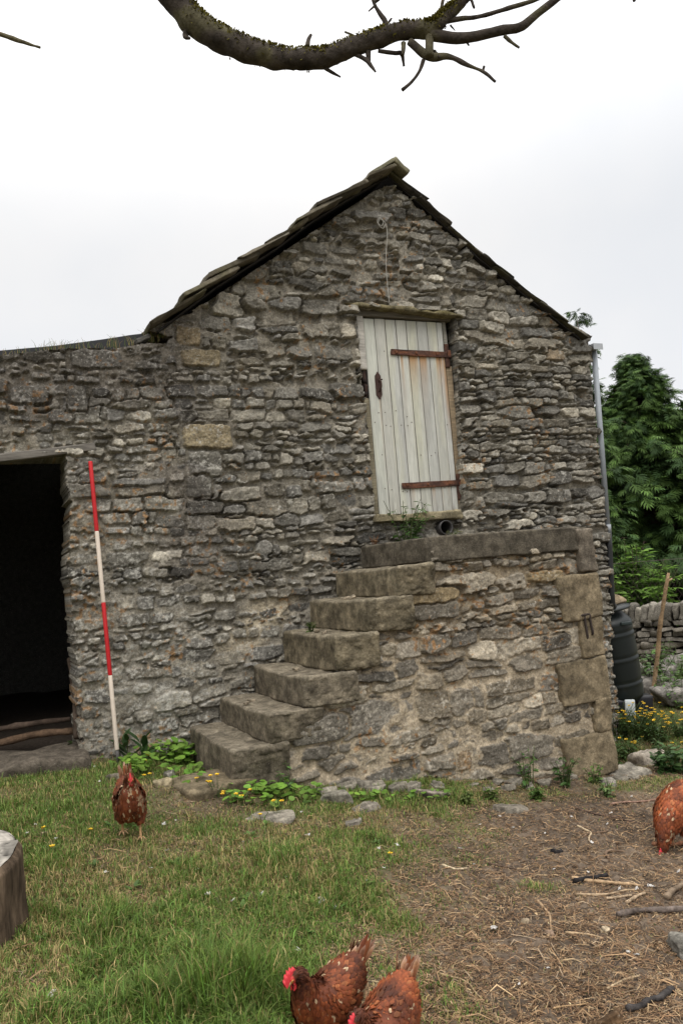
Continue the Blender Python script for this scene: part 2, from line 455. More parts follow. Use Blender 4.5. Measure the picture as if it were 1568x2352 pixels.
# ------------------------------------------------------------------ rubble masonry
PAL = np.array([.975, .995, 1.03]) * np.array([[.205, .186, .150], [.172, .157, .128], [.235, .212, .168], [.132, .121, .101], [.262, .236, .186], [.19, .167, .127], [.16, .149, .127]])
def rubble(x0, x1, z0, z1, res, seed, rowh, slope, fields, extra=(), narrow=1.0, cover=1.22):
    """height field of hand laid stones: returns grids X, Z, outward height, colour, stone id and stone centres"""
    rg = np.random.default_rng(seed)
    xs = np.arange(x0, x1 + res / 2, res); zs = np.arange(z0, z1 + res / 2, res)
    X, Z = np.meshgrid(xs, zs)
    S = []          # cx cz a b phi p chopx chopz chopd bias colour index
    z = z0 - 0.2 - abs(slope) * (x1 - x0)
    row = 0
    while z < z1 + 0.2:
        rh = rowh(0.5 * (x0 + x1), z) * np.clip(rg.lognormal(0, 0.34), .55, 1.8)
        x = x0 - rg.uniform(0.1, 0.4)
        while x < x1 + 0.2:
            zc0 = z + slope * (x - x0)
            hh = rh * np.clip(rg.lognormal(0, .12), .75, 1.3)
            wd = np.clip(hh * rg.uniform(1.3, 3.6) * narrow, 0.07, 0.46)
            zc = zc0 + 0.07 * vn(x * 1.1, row * 0.35, seed) + rg.normal(0, .13) * rh
            def put(cx, cz, ww, h2):
                an = rg.uniform(0, 2 * np.pi)
                S.append([cx, cz, ww / 2, h2 / 2, slope * .9 + rg.normal(0, .07), rg.choice([2.8, 4, 6, 9]), np.cos(an), np.sin(an), rg.uniform(.75, 1.25), 1.0, -1])
            u = rg.random()
            if u < .22 and wd > .16 and hh > .07:
                k = rg.uniform(.35, .65)
                put(x + wd / 2 + rg.normal(0, .015), zc - hh * (1 - k) / 2, wd * rg.uniform(.85, 1.1), hh * k)
                put(x + wd / 2 + rg.normal(0, .015), zc + hh * k / 2, wd * rg.uniform(.85, 1.1), hh * (1 - k))
            elif u < .32 and wd > .14:
                k = rg.uniform(.3, .7)
                put(x + wd * k / 2, zc, wd * k, hh * rg.uniform(.8, 1.2)); put(x + wd * (1 + k) / 2, zc + rg.normal(0, .01), wd * (1 - k), hh)
            elif u < .38:
                put(x + wd / 2, zc, wd * 1.15, hh * 1.45)
            else:
                put(x + wd / 2, zc, wd, hh)
            x += wd
        z += rh; row += 1
    n0 = len(S)
    for (ex0, ez0, ex1, ez1, ci) in extra:
        S.append([(ex0 + ex1) / 2, (ez0 + ez1) / 2, abs(ex1 - ex0) / 2, abs(ez1 - ez0) / 2, 0.0, 7, 1, 0, 1.1, 1.0, ci])
    S = np.array(S, float)
    # irregular outlines: bend space before measuring
    wx = X + 0.011 * fbm(X * 11, Z * 11, 3, seed + 1) + 0.004 * fbm(X * 38, Z * 38, 2, seed + 2)
    wz = Z + 0.010 * fbm(X * 9, Z * 12, 3, seed + 3) + 0.004 * fbm(X * 30, Z * 40, 2, seed + 4)
    d1 = np.full(X.shape, 9.0); d2 = np.full(X.shape, 9.0); sid = np.zeros(X.shape, int)
    U = np.zeros(X.shape); V = np.zeros(X.shape)
    for i, s in enumerate(S):
        rx = s[2] * 1.7 + 0.08; rz = s[3] * 1.8 + 0.08 + s[2] * .15
        i0 = max(int((s[0] - rx - x0) / res), 0); i1 = min(int((s[0] + rx - x0) / res) + 2, X.shape[1])
        j0 = max(int((s[1] - rz - z0) / res), 0); j1 = min(int((s[1] + rz - z0) / res) + 2, X.shape[0])
        if i1 <= i0 or j1 <= j0: continue
        sl = (slice(j0, j1), slice(i0, i1))
        dx = wx[sl] - s[0]; dz = wz[sl] - s[1]
        c, sn = np.cos(s[4]), np.sin(s[4])
        u = (dx * c + dz * sn) / s[2]; v = (-dx * sn + dz * c) / s[3]
        d = (np.abs(u) ** s[5] + np.abs(v) ** s[5]) ** (1 / s[5])
        d = np.maximum(d, (u * s[6] + v * s[7]) / s[8]) * s[9]
        if i >= n0:
            m = d < 1.12
            d1[sl] = np.where(m, d, d1[sl]); d2[sl] = np.where(m, 4.0, d2[sl]); sid[sl] = np.where(m, i, sid[sl])
            U[sl] = np.where(m, u, U[sl]); V[sl] = np.where(m, v, V[sl])
            continue
        a1 = d1[sl]; a2 = d2[sl]; m = d < a1
        d2[sl] = np.where(m, a1, np.minimum(a2, d)); d1[sl] = np.where(m, d, a1)
        sid[sl] = np.where(m, i, sid[sl]); U[sl] = np.where(m, u, U[sl]); V[sl] = np.where(m, v, V[sl])
    b = np.minimum(S[sid, 3], S[sid, 2])
    jn = .0035 + .003 * fbm(X * 7, Z * 7, 2, seed + 21)
    e = np.minimum(np.where(sid >= n0, 1.0, cover) - d1, (d2 - d1) * .75) * b - jn
    fl = fields(X, Z, fbm(X * .9, Z * .9, 3, seed + 11), fbm(X * 4, Z * 4, 3, seed + 12))
    ns = len(S)
    Hs = rg.normal(0, 1, ns); tx = rg.normal(0, 1, ns); tz = rg.normal(-.35, 1, ns); ew = rg.uniform(.004, .010, ns)
    isx = np.arange(ns) >= n0
    Hs[isx] = .3; tx[isx] *= .2; tz[isx] *= .2
    rel = fl['relief']
    prof = sstep(e / ew[sid], -.15, 1.0)
    strata = fbm(X * 4.5 + sid * 3.1, Z * 26 + .4 * sid, 3, seed + 5)
    lump = fbm(X * 12 + sid * 1.7, Z * 15, 4, seed + 6, .5)
    fac = np.abs(((U * .55 * tx[sid] + V * .8 * tz[sid] + .6 * lump) % 1.0) - .5) * 2 - .5
    fine = fbm(X * 60, Z * 70, 2, seed + 7)
    smooth_st = np.where(isx[sid], .9, 1.0)
    face = rel * (.017 * Hs[sid] + .011 * tx[sid] * U + .012 * tz[sid] * V) + smooth_st * (rel * (.003 * strata + .0075 * lump + .006 * fac) + .0022 * fine)
    hs = face - (1 - prof) * (.05 + .06 * rel)
    hm = fl['mortar'] + .010 * fbm(X * 8, Z * 8, 3, seed + 8) + .0025 * fine
    h = np.maximum(hs, hm)
    isM = sstep(hm - hs, -.002, .006)
    # colour
    ci = rg.integers(0, len(PAL), ns)
    base = PAL[ci] * rg.lognormal(0, .23, ns)[:, None]
    for k in range(n0, ns):
        base[k] = {0: (.25, .20, .125), 1: (.15, .14, .118), 2: (.26, .215, .138), 3: (.24, .19, .13)}[int(S[k, 10])]
    c = base[sid] * (1 + .22 * lump + .16 * strata + .18 * fine)[..., None]
    c = c * (1 - isM[..., None]) + (np.array(fl['mcol']) * (1 + .12 * lump + .12 * fine)[..., None]) * isM[..., None]
    n3 = fbm(X * 55, Z * 55, 3, seed + 14); n4 = fbm(X * 6, Z * 6, 3, seed + 15); n5 = fbm(X * 34, Z * 34, 3, seed + 16)
    lich = sstep(n3 + .55 * n4 + fl['lichen'], .42, .75)[..., None] * (1 - .5 * isM[..., None])
    c = c * (1 - .75 * lich) + np.array([.40, .385, .34]) * .75 * lich
    org = sstep(n5 + .6 * fbm(X * 3.2, Z * 3.2, 3, seed + 17) + fl['orange'], .62, .85)[..., None]
    c = c * (1 - .6 * org) + np.array([.30, .155, .05]) * .6 * org
    c = c * fl.get('tint', np.ones(3))
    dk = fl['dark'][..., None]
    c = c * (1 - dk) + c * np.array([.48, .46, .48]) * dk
    return X, Z, h, np.clip(c, .012, .8), sid, S

def wall_mesh(name, R, mask, plane_y, back, parent, mat_=None):
    """front surface of the masonry plus the returns along its open edges"""
    X, Z, h, c, sid, S = R
    ny, nx = X.shape
    cell = mask[:-1, :-1] & mask[1:, :-1] & mask[:-1, 1:] & mask[1:, 1:]
    J, I = np.nonzero(cell)
    a = J * nx + I
    f = np.stack([a, a + 1, a + nx + 1, a + nx], 1)
    V = np.stack([X, plane_y - h, Z], -1).reshape(-1, 3)
    used = np.zeros(ny * nx, bool); used[f.ravel()] = True
    re = np.cumsum(used) - 1
    mb = MB().add(V[used], re[f], c.reshape(-1, 3)[used])
    # returns
    pad = np.pad(cell, 1)
    E = []
    for dj, di, k0, k1 in ((0, -1, 3, 0), (0, 1, 1, 2), (-1, 0, 0, 1), (1, 0, 2, 3)):
        nb = pad[1 + dj:ny + dj, 1 + di:nx + di]
        jj, ii = np.nonzero(cell & ~nb)
        a = jj * nx + ii
        q = np.stack([a, a + 1, a + nx + 1, a + nx], 1)
        E.append(np.stack([q[:, k0], q[:, k1]], 1))
    E = np.concatenate(E)
    cf_ = c.reshape(-1, 3)
    steps = np.array([0.0, .012, .04, .09, .16, back])
    P0, P1 = V[E[:, 0]], V[E[:, 1]]
    m = len(E)
    vs = []; cs = []
    for k, t in enumerate(steps):
        for P, e in ((P0, E[:, 0]), (P1, E[:, 1])):
            q = P.copy()
            if k == 0:
                vs.append(q)
            else:
                q[:, 1] = plane_y + t
                wob = .012 * fbm(P[:, 2] * 16 + P[:, 0] * 13, np.full(m, t * 22.0), 3, 5)
                q[:, 0] += wob * (t < back); q[:, 2] += .7 * wob * (t < back)
                vs.append(q)
            cs.append(cf_[e] * (1 + .25 * fbm(P[:, 2] * 20 + P[:, 0] * 17, np.full(m, t * 25.0), 3, 8))[:, None])
    vs = np.concatenate(vs); cs = np.clip(np.concatenate(cs), .01, .8)
    fq = []
    i = np.arange(m)
    for k in range(len(steps) - 1):
        o0, o1 = 2 * k * m, 2 * (k + 1) * m
        fq.append(np.stack([o0 + i, o1 + i, o1 + m + i, o0 + m + i], 1))
    mb.add(vs, np.concatenate(fq), cs)
    return mb.build(name, mat_ or M_WALL, parent)
def dil(m):
    r = m.copy(); r[1:] |= m[:-1]; r[:-1] |= m[1:]; r[:, 1:] |= r[:, :-1].copy(); r[:, :-1] |= r[:, 1:].copy()
    return r
def px_poly(pts, Y=0.0):
    p = np.array(pts, float)
    return atY(p[:, 0], p[:, 1], Y)[:, [0, 2]]
def inside(X, Z, poly):
    r = np.zeros(X.shape, bool); n = len(poly)
    for i in range(n):
        (xa, za), (xb, zb) = poly[i], poly[(i + 1) % n]
        if za == zb: continue
        cnd = ((za > Z) != (zb > Z)) & (X < (xb - xa) * (Z - za) / (zb - za) + xa)
        r ^= cnd
    return r

# ------------------------------------------------------------------ barn: gable wall
barn = empty('stone_barn', (3.4, 0, 0.1), 'grey rubble stone barn with gable end, stone slate roof and white plank door', 'barn')
def at_barn(o):
    o.location = (-3.4, 0, -0.1)
    return o
XE = 5.37                                  # right hand corner
SPLIT = 1.36                               # joint between barn and outbuilding
Lr = px_poly([(384, 748), (470, 705), (560, 645), (700, 552), (800, 485), (868, 440), (905, 432), (960, 470), (1040, 545), (1110, 596), (1180, 655), (1260, 718), (1354, 778)], 0.0)
roof_x, roof_z = Lr[:, 0], Lr[:, 1]
def fields_main(X, Z, nb, nm):
    wing = sstep(1.75 - X + .35 * nb, -.1, .35)
    low = sstep(1.25 - Z + .35 * nb, -.1, .3)
    top = sstep(Z + .2 * nb, 2.9, 3.5)
    dry = sstep(X + .4 * nb, 3.3, 4.3) * (1 - top) * (1 - low) * .9
    mortar = -.034 + .022 * nm + .014 * wing + .010 * low - .022 * dry + .004 * top
    mortar = mortar - .05 * sstep(nm - .3 * wing, .28, .5) * (1 - .6 * low)
    mc = np.array([.235, .212, .170]) + np.zeros(X.shape + (1,))
    buff = (sstep(1.75 - np.abs(X - 1.9) - np.abs(Z - .95 - .5 * (X - 1.6)) * 2.2 + .5 * nb, 1.2, 1.7))[..., None]
    mc = mc * (1 - buff) + np.array([.38, .325, .235]) * buff
    mortar = mortar + .012 * buff[..., 0]
    wl = np.exp(-((X - .75) / .55) ** 2) * sstep(2.4 - Z, 0, .5)
    lich = -.28 + .22 * wing + .24 * low + .18 * wl - .15 * top
    orange = -.22 + .14 * low - .05 * top + .10 * wing + .22 * nb
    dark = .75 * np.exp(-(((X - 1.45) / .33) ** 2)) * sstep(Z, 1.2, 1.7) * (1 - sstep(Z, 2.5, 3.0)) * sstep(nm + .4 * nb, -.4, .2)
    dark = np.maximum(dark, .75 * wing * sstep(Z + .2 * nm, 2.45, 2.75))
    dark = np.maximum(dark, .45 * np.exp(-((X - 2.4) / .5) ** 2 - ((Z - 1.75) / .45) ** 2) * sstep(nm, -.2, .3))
    return dict(mortar=mortar, mcol=mc, relief=.70 - .12 * wing - .08 * low + .24 * top, lichen=lich, orange=orange, dark=np.clip(dark, 0, .9))
def exr(px0, py0, px1, py1, k):
    p = px_poly([(px0, py0), (px1, py1)])
    return (p[0, 0], p[0, 1], p[1, 0], p[1, 1], k)
extras = [exr(402, 745, 466, 796, 0), exr(408, 798, 516, 843, 2), exr(416, 972, 540, 1030, 2), exr(428, 1034, 512, 1092, 1),
          exr(300, 830, 402, 850, 1), exr(160, 800, 290, 850, 1), exr(20, 880, 120, 930, 1), exr(150, 880, 205, 945, 1), exr(425, 1092, 490, 1140, 1),
          exr(1255, 800, 1300, 830, 3), exr(1262, 1510, 1330, 1560, 3)]
SEED = 11
rowh = lambda x, z: .061 + .016 * (z > 3.0)
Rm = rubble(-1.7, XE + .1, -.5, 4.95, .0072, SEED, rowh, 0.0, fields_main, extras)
X, Z, h, c, sid, S = Rm
rim = np.interp(X, roof_x, roof_z) + .03
rim = np.where(X < SPLIT, np.maximum(rim, 3.2), rim)
door_o = px_poly([(819, 706), (1046, 716), (1066, 1168), (863, 1190)])
hole_c = px_poly([(1017, 1213)])[0]
jag = .010 * fbm(X * 6, Z * 14, 3, 91)
joint = S[sid, 0] > SPLIT
m = (Z < rim) & joint
m &= ~inside(X + jag, Z, door_o)
m &= np.hypot(X - hole_c[0], Z - hole_c[1]) > .055
xe = np.interp(Z, [0, 1.6, 3.5], [XE - .125, XE - .02, XE + .01])
edge = S[sid, 0] + .35 * S[sid, 2] < xe - .02
m &= (X < xe - .025) | (edge & (X < xe + .012 + .016 * vn(Z * 9, Z * 0, 3)))
# quoin stones run past the joint into the outbuilding by whole stones
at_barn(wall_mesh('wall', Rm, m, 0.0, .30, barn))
Rw = Rm
# masonry of the rest of the barn (behind the gable wall)
prof = [(SPLIT + .02, -.4), (XE - .17, -.4)] + [(x, z - .05) for x, z in zip(roof_x[::-1], roof_z[::-1]) if SPLIT + .05 < x < XE - .04]
prof = np.array([prof[0], prof[1], (XE - .03, np.interp(XE - .03, roof_x, roof_z) - .05)] + prof[2:] + [(SPLIT + .02, np.interp(SPLIT + .02, roof_x, roof_z) - .05)])
npf = len(prof)
v = np.concatenate([np.insert(prof, 1, .22, axis=1), np.insert(prof, 1, 4.6, axis=1)])
i = np.arange(npf); k = (i + 1) % npf
side = np.stack([i, k, k + npf, i + npf], 1)
tri = np.stack([np.zeros(npf - 2, int), i[1:-1], i[2:]], 1)
at_barn(MB().add(v, [side, tri[:, ::-1], tri[:, ::-1] + npf], (.19, .175, .15)).build('rear_wall', M_WALL, barn, smooth=False))

# roof of stone slates
def slope_pts(pts, Y):
    return px_poly(pts, Y)
Ls = px_poly([(366, 752), (392, 733), (500, 652), (640, 562), (722, 500), (800, 452), (896, 396)], -.08)
Rs = px_poly([(1338, 772), (1252, 704), (1172, 641), (1104, 586), (1045, 529), (970, 462), (896, 396)], -.06)
rg = np.random.default_rng(5)
roof = MB()
def slates(line, th, side, ncourse):
    seg = np.r_[0, np.cumsum(np.hypot(*np.diff(line, axis=0).T))]
    tot = seg[-1]
    n = 0
    for kcs in range(ncourse):
        s0 = tot * (kcs + (rg.uniform(-.22, .22) if 0 < kcs else 0)) / ncourse - (.06 if kcs == 0 else 0); ln = tot / ncourse * rg.uniform(1.45, 1.9)
        s1 = min(s0 + ln, tot + .02)
        y = -.16 if side > 0 else -.09
        while y < 4.7:
            wy = rg.uniform(.38, .62)
            if y < 0: wy = rg.uniform(.3, .5)
            ds = rg.normal(0, .02)
            pa = np.array([np.interp(s0 + ds, seg, line[:, 0]), np.interp(s0 + ds, seg, line[:, 1])])
            if s0 < 0: pa = line[0] + (line[0] - line[1]) / np.hypot(*(line[0] - line[1])) * -(s0 + ds)
            pb = np.array([np.interp(s1, seg, line[:, 0]), np.interp(s1, seg, line[:, 1])])
            if side > 0 and kcs > ncourse - 3 and y < .2: pass
            t = th * (rg.uniform(.6, 1.35) if side > 0 else rg.uniform(.8, 1.1))
            d = pb - pa; L = np.hypot(*d); d /= L
            nrm = np.array([-d[1], d[0]]) if d[0] > 0 else np.array([d[1], -d[0]])
            pa = pa + nrm * (t * ((2.3 if y < 0 else 1.8) if side > 0 else 1.2)); pb = pb + nrm * t * (.55 if side > 0 else .2)
            cen = (pa + pb) / 2; ang = math.atan2(pb[1] - pa[1], pb[0] - pa[0])
            n += 1
            vv, ff, nz = rbox((L / 2, wy / 2 - .003, t / 2), t * .16, 9, .009, 8, n + 50 * side + 300, .07)
            vv = rot(vv, 0, -ang, rg.normal(0, .012))
            vv = vv + np.array([cen[0], y + wy / 2 + ((rg.uniform(-.06, .06) if side > 0 else rg.uniform(0, .03)) if y < 0 else 0), cen[1]])
            cc = np.array([.115, .10, .072] if side > 0 else [.05, .045, .037]) * rg.lognormal(0, .25) * (1 + .3 * nz)[:, None]  # right slope's darker colour paints in the shade of its underside
            ms = sstep(fbm3(vv * 5, 3, 4), .1, .6)[:, None]
            cc = cc * (1 - .5 * ms) + np.array([.085, .08, .035]) * .5 * ms
            roof.add(vv, ff, np.clip(cc, .02, 1))
            y += wy
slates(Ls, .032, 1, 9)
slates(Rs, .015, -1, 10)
# boarding under the slates closes the gaps
for line in (Ls, Rs):
    a = np.array([(x, z - .022) for x, z in line]); b = a + [0, .02]
    ring = np.concatenate([a, b[::-1]]); n_ = len(ring)
    v = np.concatenate([np.insert(ring, 1, -.02, axis=1), np.insert(ring, 1, 4.62, axis=1)])
    i = np.arange(n_); k = (i + 1) % n_
    h_ = len(a)
    quad = np.array([[j, j + 1, n_ - 2 - j, n_ - 1 - j] for j in range(h_ - 1)])
    roof.add(v, [np.stack([i, k, k + n_, i + n_], 1), quad, quad + n_], (.03, .027, .024))
roof_o = at_barn(roof.build('roof', M_SLATE, barn, smooth=True))
ridge = MB()
ap = Ls[-1]
y = -.17; n = 0
while y < 4.7:
    wy = rg.uniform(.45, .6) if y > 0 else .34
    for sgn, ang, ln in ((1, math.atan2(Ls[-1][1] - Ls[-3][1], Ls[-1][0] - Ls[-3][0]), .26), (-1, math.atan2(Rs[-1][1] - Rs[-3][1], Rs[-1][0] - Rs[-3][0]), .17)):
        vv, ff, nz = rbox((ln / 2, wy / 2 - .004, .021), .012, 7, .008, 9, 800 + n, .04); n += 1
        vv = vv + [-ln / 2 + .012, 0, 0]
        vv = rot(vv, 0, -ang) + [ap[0] + (.0 if sgn > 0 else .012), y + wy / 2, ap[1] + .074]
        ridge.add(vv, ff, np.clip(np.array([.15, .14, .09]) * (1 + .35 * nz)[:, None], .02, 1))
    y += wy
ridge.build('ridge', M_SLATE, roof_o)

# ------------------------------------------------------------------ barn door
DY = .085
q = lambda px, py, Y=DY: atY(px, py, Y)
dTL, dTR, dBR, dBL = q(834, 730), q(1021, 741), q(1046, 1172), q(870, 1184)
dx0, dx1 = (dTL[0] + dBL[0]) / 2, (dTR[0] + dBR[0]) / 2
dz0, dz1 = (dBL[2] + dBR[2]) / 2, (dTL[2] + dTR[2]) / 2
door = MB()
nb_ = 8
wid = np.array([1, 1, 1.0, .98, 1, 1, .95, .55]); wid = wid / wid.sum() * (dx1 - dx0)
xa = dx0
rg = np.random.default_rng(8)
strap_z = [atY(950, 812, DY)[2], atY(985, 1113, DY)[2]]
for bi in range(nb_):
    nxg, nzg = 10, 150
    us = np.linspace(0, 1, nxg); vs_ = np.linspace(0, 1, nzg)
    Ug, Vg = np.meshgrid(us, vs_)
    gap = rg.uniform(.0012, .0036)
    xb = xa + wid[bi]
    Xg = xa + gap + Ug * (wid[bi] - 2 * gap); Zg = dz0 - rg.uniform(0, .006) + Vg * (dz1 - dz0)
    yy = DY - .003 * rg.random() + .004 * (np.abs(Ug - .5) * 2) ** 10 + .0012 * fbm(Xg * 40, Zg * 3, 3, bi)
    base = np.array([.515, .52, .475]) * rg.uniform(.86, 1.06) * np.array([1, rg.uniform(.98, 1.01), rg.uniform(.94, 1.02)])
    g = fbm(Xg * 60 + bi * 9, Zg * 2.2, 4, 31)[..., None]
    cc = base * (1 + .10 * g)
    yel = sstep(fbm(Xg * 14, Zg * 1.1, 3, 33), .15, .55)[..., None]
    cc = cc * (1 - .3 * yel) + np.array([.54, .53, .36]) * .3 * yel
    gr = sstep(fbm(Xg * 12, Zg * 1.5, 4, 35) + .45 * (1 - Vg) - .1, .2, .6)[..., None]
    cc = cc * (1 - .45 * gr) + np.array([.36, .36, .335]) * .45 * gr
    # rust runs below the ironwork, bare grain at the foot
    zz = strap_z[0]
    run = np.exp(-np.clip(zz - .035 - Zg, 0, 9) / .16) * (Zg < zz) * sstep(fbm(Xg * 26, Zg * .6, 2, 37), -.05, .5) * (Xg > dx0 + .25)
    zz = strap_z[1]
    run2 = np.exp(-np.clip(zz - .035 - Zg, 0, 9) / .07) * (Zg < zz) * sstep(fbm(Xg * 26, Zg * .6, 2, 39), 0, .5) * (Xg > dx0 + .3)
    hx = atY(868, 900, DY)[0] + .012
    run3 = np.exp(-((Xg - hx) / .006) ** 2) * (Zg < atY(868, 915, DY)[2]) * np.exp(-(atY(868, 915, DY)[2] - Zg) / .35)
    run4 = sstep(Xg - dx1, -.05, -.01) * sstep(Zg, dz0 + .55, dz1 - .55) * .8 * (Zg < strap_z[0])
    rs = np.clip(np.maximum(np.maximum(.95 * run, .5 * run2), np.maximum(.9 * run3, run4)), 0, .9)[..., None]
    cc = cc * (1 - rs) + np.array([.36, .19, .07]) * rs
    foot = (np.exp(-(Zg - dz0) / .10) * sstep(fbm(Xg * 60, Zg * 5, 3, 45), 0, .4))[..., None]
    cc = cc * (1 - .7 * foot) + np.array([.17, .15, .13]) * .7 * foot
    V3 = np.stack([Xg, yy, Zg], -1)
    I, J = np.meshgrid(np.arange(nzg - 1), np.arange(nxg - 1), indexing='ij'); I = I.ravel(); J = J.ravel()
    f = np.stack([I * nxg + J, I * nxg + J + 1, (I + 1) * nxg + J + 1, (I + 1) * nxg + J], 1)
    door.add(V3, f, np.clip(cc, .02, 1).reshape(-1, 3))
    bx, bf = box(xa + gap, xb - gap, DY + .003, DY + .028, dz0 + .002, dz1 - .002)
    door.add(bx, bf, (.30, .29, .26))
    for kz in (.12, .3, .45, .5, .82):              # nail heads
        for ux in (.3, .7):
            if rg.random() < .4:
                p = np.array([xa + wid[bi] * ux, DY - .002, dz0 + (dz1 - dz0) * kz + rg.normal(0, .016)])
                vv, ff, _ = rbox((.0045, .003, .0045), .003, 3, 0)
                door.add(vv + p, ff, (.14, .12, .10))
    xa = xb
door.add(*box(dx0 + .003, dx1 - .003, DY + .029, DY + .035, dz0 + .005, dz1 - .005), (.04, .035, .03))   # battens behind
door_o = at_barn(door.build('door', M_WOOD, barn, smooth=False))
def iron(name, pieces, parent, colr=(.085, .042, .030)):
    mb = MB()
    for (cx, cy, cz), hs, s, rz_ in pieces:
        vv, ff, nz = rbox(hs, min(hs) * .6, 7, .0025, 40, s)
        vv = rot(vv, 0, rz_)
        cc = np.array(colr) * .8 * (1 + .5 * nz)[:, None]
        ms = sstep(fbm3(vv * 30, 3, 6), .1, .6)[:, None]
        rk = .6 if colr[0] > .04 else .12
        cc = cc * (1 - rk * ms) + np.array([.19, .07, .03]) * rk * ms
        mb.add(vv + [cx, cy, cz], ff, np.clip(cc, .01, 1))
    return mb.build(name, M_RUST, parent)
for kk, (xl, xr, z, s) in enumerate(((atY(896, 812, DY)[0], dx1 + .035, strap_z[0], 1), (atY(921, 1116, DY)[0], dx1 + .045, strap_z[1], 2))):
    pcs = [((.5 * (xl + xr), DY - .012, z), ((xr - xl) / 2, .006, .026), s, 0.012 if kk == 0 else -.02)]
    for t in (.08, .42, .78):
        pcs.append(((xl + (xr - xl) * t, DY - .02, z), (.011, .006, .011), s + 5, 0))
    zc = z + (.0 if kk == 0 else -.02)
    pcs.append(((dx1 + .018, DY - .006, zc - .01), (.022, .005, .105 if kk == 0 else .115), s + 9, 0))
    pcs.append(((dx1 + .03, DY - .022, z), (.016, .014, .034), s + 12, 0))
    iron('strap_hinge', pcs, door_o)
hx, hz = atY(868, 886, DY)[[0, 2]]
lat = MB()
t = np.linspace(-1, 1, 15)
ws = .026 * np.where(np.abs(t) > .7, np.clip((1 - np.abs(t)) / .3, .08, 1), 1.0)
ring = np.concatenate([np.stack([-ws, t * .118], 1), np.stack([ws, t * .118], 1)[::-1]])
v = np.concatenate([np.insert(ring, 1, -.010, axis=1), np.insert(ring, 1, 0, axis=1)]) + [hx, DY - .001, hz]
n_ = len(ring); i = np.arange(n_); k = (i + 1) % n_
qd = np.array([[j, j + 1, n_ - 2 - j, n_ - 1 - j] for j in range(14)])
lat.add(v, [np.stack([i, i + n_, k + n_, k], 1), qd[:, ::-1]], (.055, .030, .024))
pv, pf = tube([[hx + .004, DY - .008, hz + .045], [hx + .006, DY - .04, hz + .03], [hx + .006, DY - .045, hz - .02], [hx + .002, DY - .01, hz - .05]], .007, 8, 14)
lat.add(pv, pf, (.05, .028, .022))
lat.add(*tube([[hx + .012, DY - .01, hz + .048], [hx + .03, DY - .03, hz + .048]], .006, 8), (.05, .03, .025))
lat.build('door_handle', M_RUST, door_o, smooth=False)

# frame of the doorway
fr = MB()
def timber(x0, x1, y0, y1, z0, z1, s, colr):
    hs = ((x1 - x0) / 2, (y1 - y0) / 2, (z1 - z0) / 2)
    vv, ff, nz = rbox(hs, .006, 10, .003, 14, s)
    fr.add(vv + [(x0 + x1) / 2, (y0 + y1) / 2, (z0 + z1) / 2], ff, np.clip(np.array(colr) * (1 + .25 * nz)[:, None], .01, 1))
zs_ = atY(840, 850, DY)[2]
timber(dx0 - .075, dx0 - .012, DY - .03, DY + .05, zs_, dz1 + .02, 1, (.44, .415, .37))
timber(dx0 - .07, dx0 - .008, DY - .012, DY + .055, dz0 - .02, zs_ - .24, 2, (.20, .175, .12))
timber(dx0 - .068, dx0 - .01, DY + .02, DY + .06, zs_ - .24, zs_, 3, (.05, .035, .03))
timber(dx1 + .004, dx1 + .06, DY - .004, DY + .06, dz0 - .02, strap_z[0] - .1, 4, (.26, .20, .13))
timber(dx1 + .004, dx1 + .04, DY + .0, DY + .06, strap_z[0] - .1, dz1 + .02, 6, (.22, .21, .18))
timber(dx0 - .08, dx1 + .075, DY - .035, DY + .06, dz1 + .006, dz1 + .075, 5, (.13, .115, .09))
fr.add(*box(dx0 - .2, dx1 + .25, DY + .07, DY + .12, dz0 - .2, dz1 + .2), (.02, .018, .015))
at_barn(fr.build('door_frame', M_TIMBER, barn))
iron('keeper', [((dx0 - .038, DY - .0, zs_ - .06), (.02, .02, .05), 21, 0), ((dx0 - .03, DY + .005, zs_ - .17), (.018, .02, .045), 22, 0)], bpy.data.objects['door_frame'], (.03, .02, .017))
# lintel and sill
def slab(name, cx, cy, cz, hs, s, colr, parent, ry=0, r=.014, amp=.014, sc=6, n=14, moss=0.0, wonk=.05, m_=None):
    vv, ff, nz = rbox(hs, r, n, amp, sc, s, wonk)
    f2 = fbm3(vv * 28 + s, 3, 2); f3 = fbm3(vv * 7 + s, 3, 3)
    cc = np.array(colr) * (1 + .28 * f3 + .22 * f2)[:, None]
    if moss:
        g = sstep(f3 + .4 * f2, .3 - moss, .8 - moss)[:, None]
        cc = cc * (1 - .7 * g) + np.array([.10, .082, .03]) * .7 * g
    return MB().add(rot(vv, 0, ry) + [cx, cy, cz], ff, np.clip(cc, .012, 1)).build(name, m_ or M_BLOCK, parent)
lp = px_poly([(796, 700), (1048, 722)])
at_barn(slab('lintel', lp[:, 0].mean(), .02, lp[0, 1] - .012, ((lp[1, 0] - lp[0, 0]) / 2 + .0, .05, .017), 3, (.17, .145, .085), barn, .045, moss=.2, amp=.022, sc=9, wonk=.2, n=20))
sp = px_poly([(866, 1192), (1046, 1170)], -.03)
at_barn(slab('sill', sp[:, 0].mean(), .03, dz0 - .042, ((sp[1, 0] - sp[0, 0]) / 2 + .02, .095, .035), 4, (.24, .205, .13), barn, 0, moss=.05))
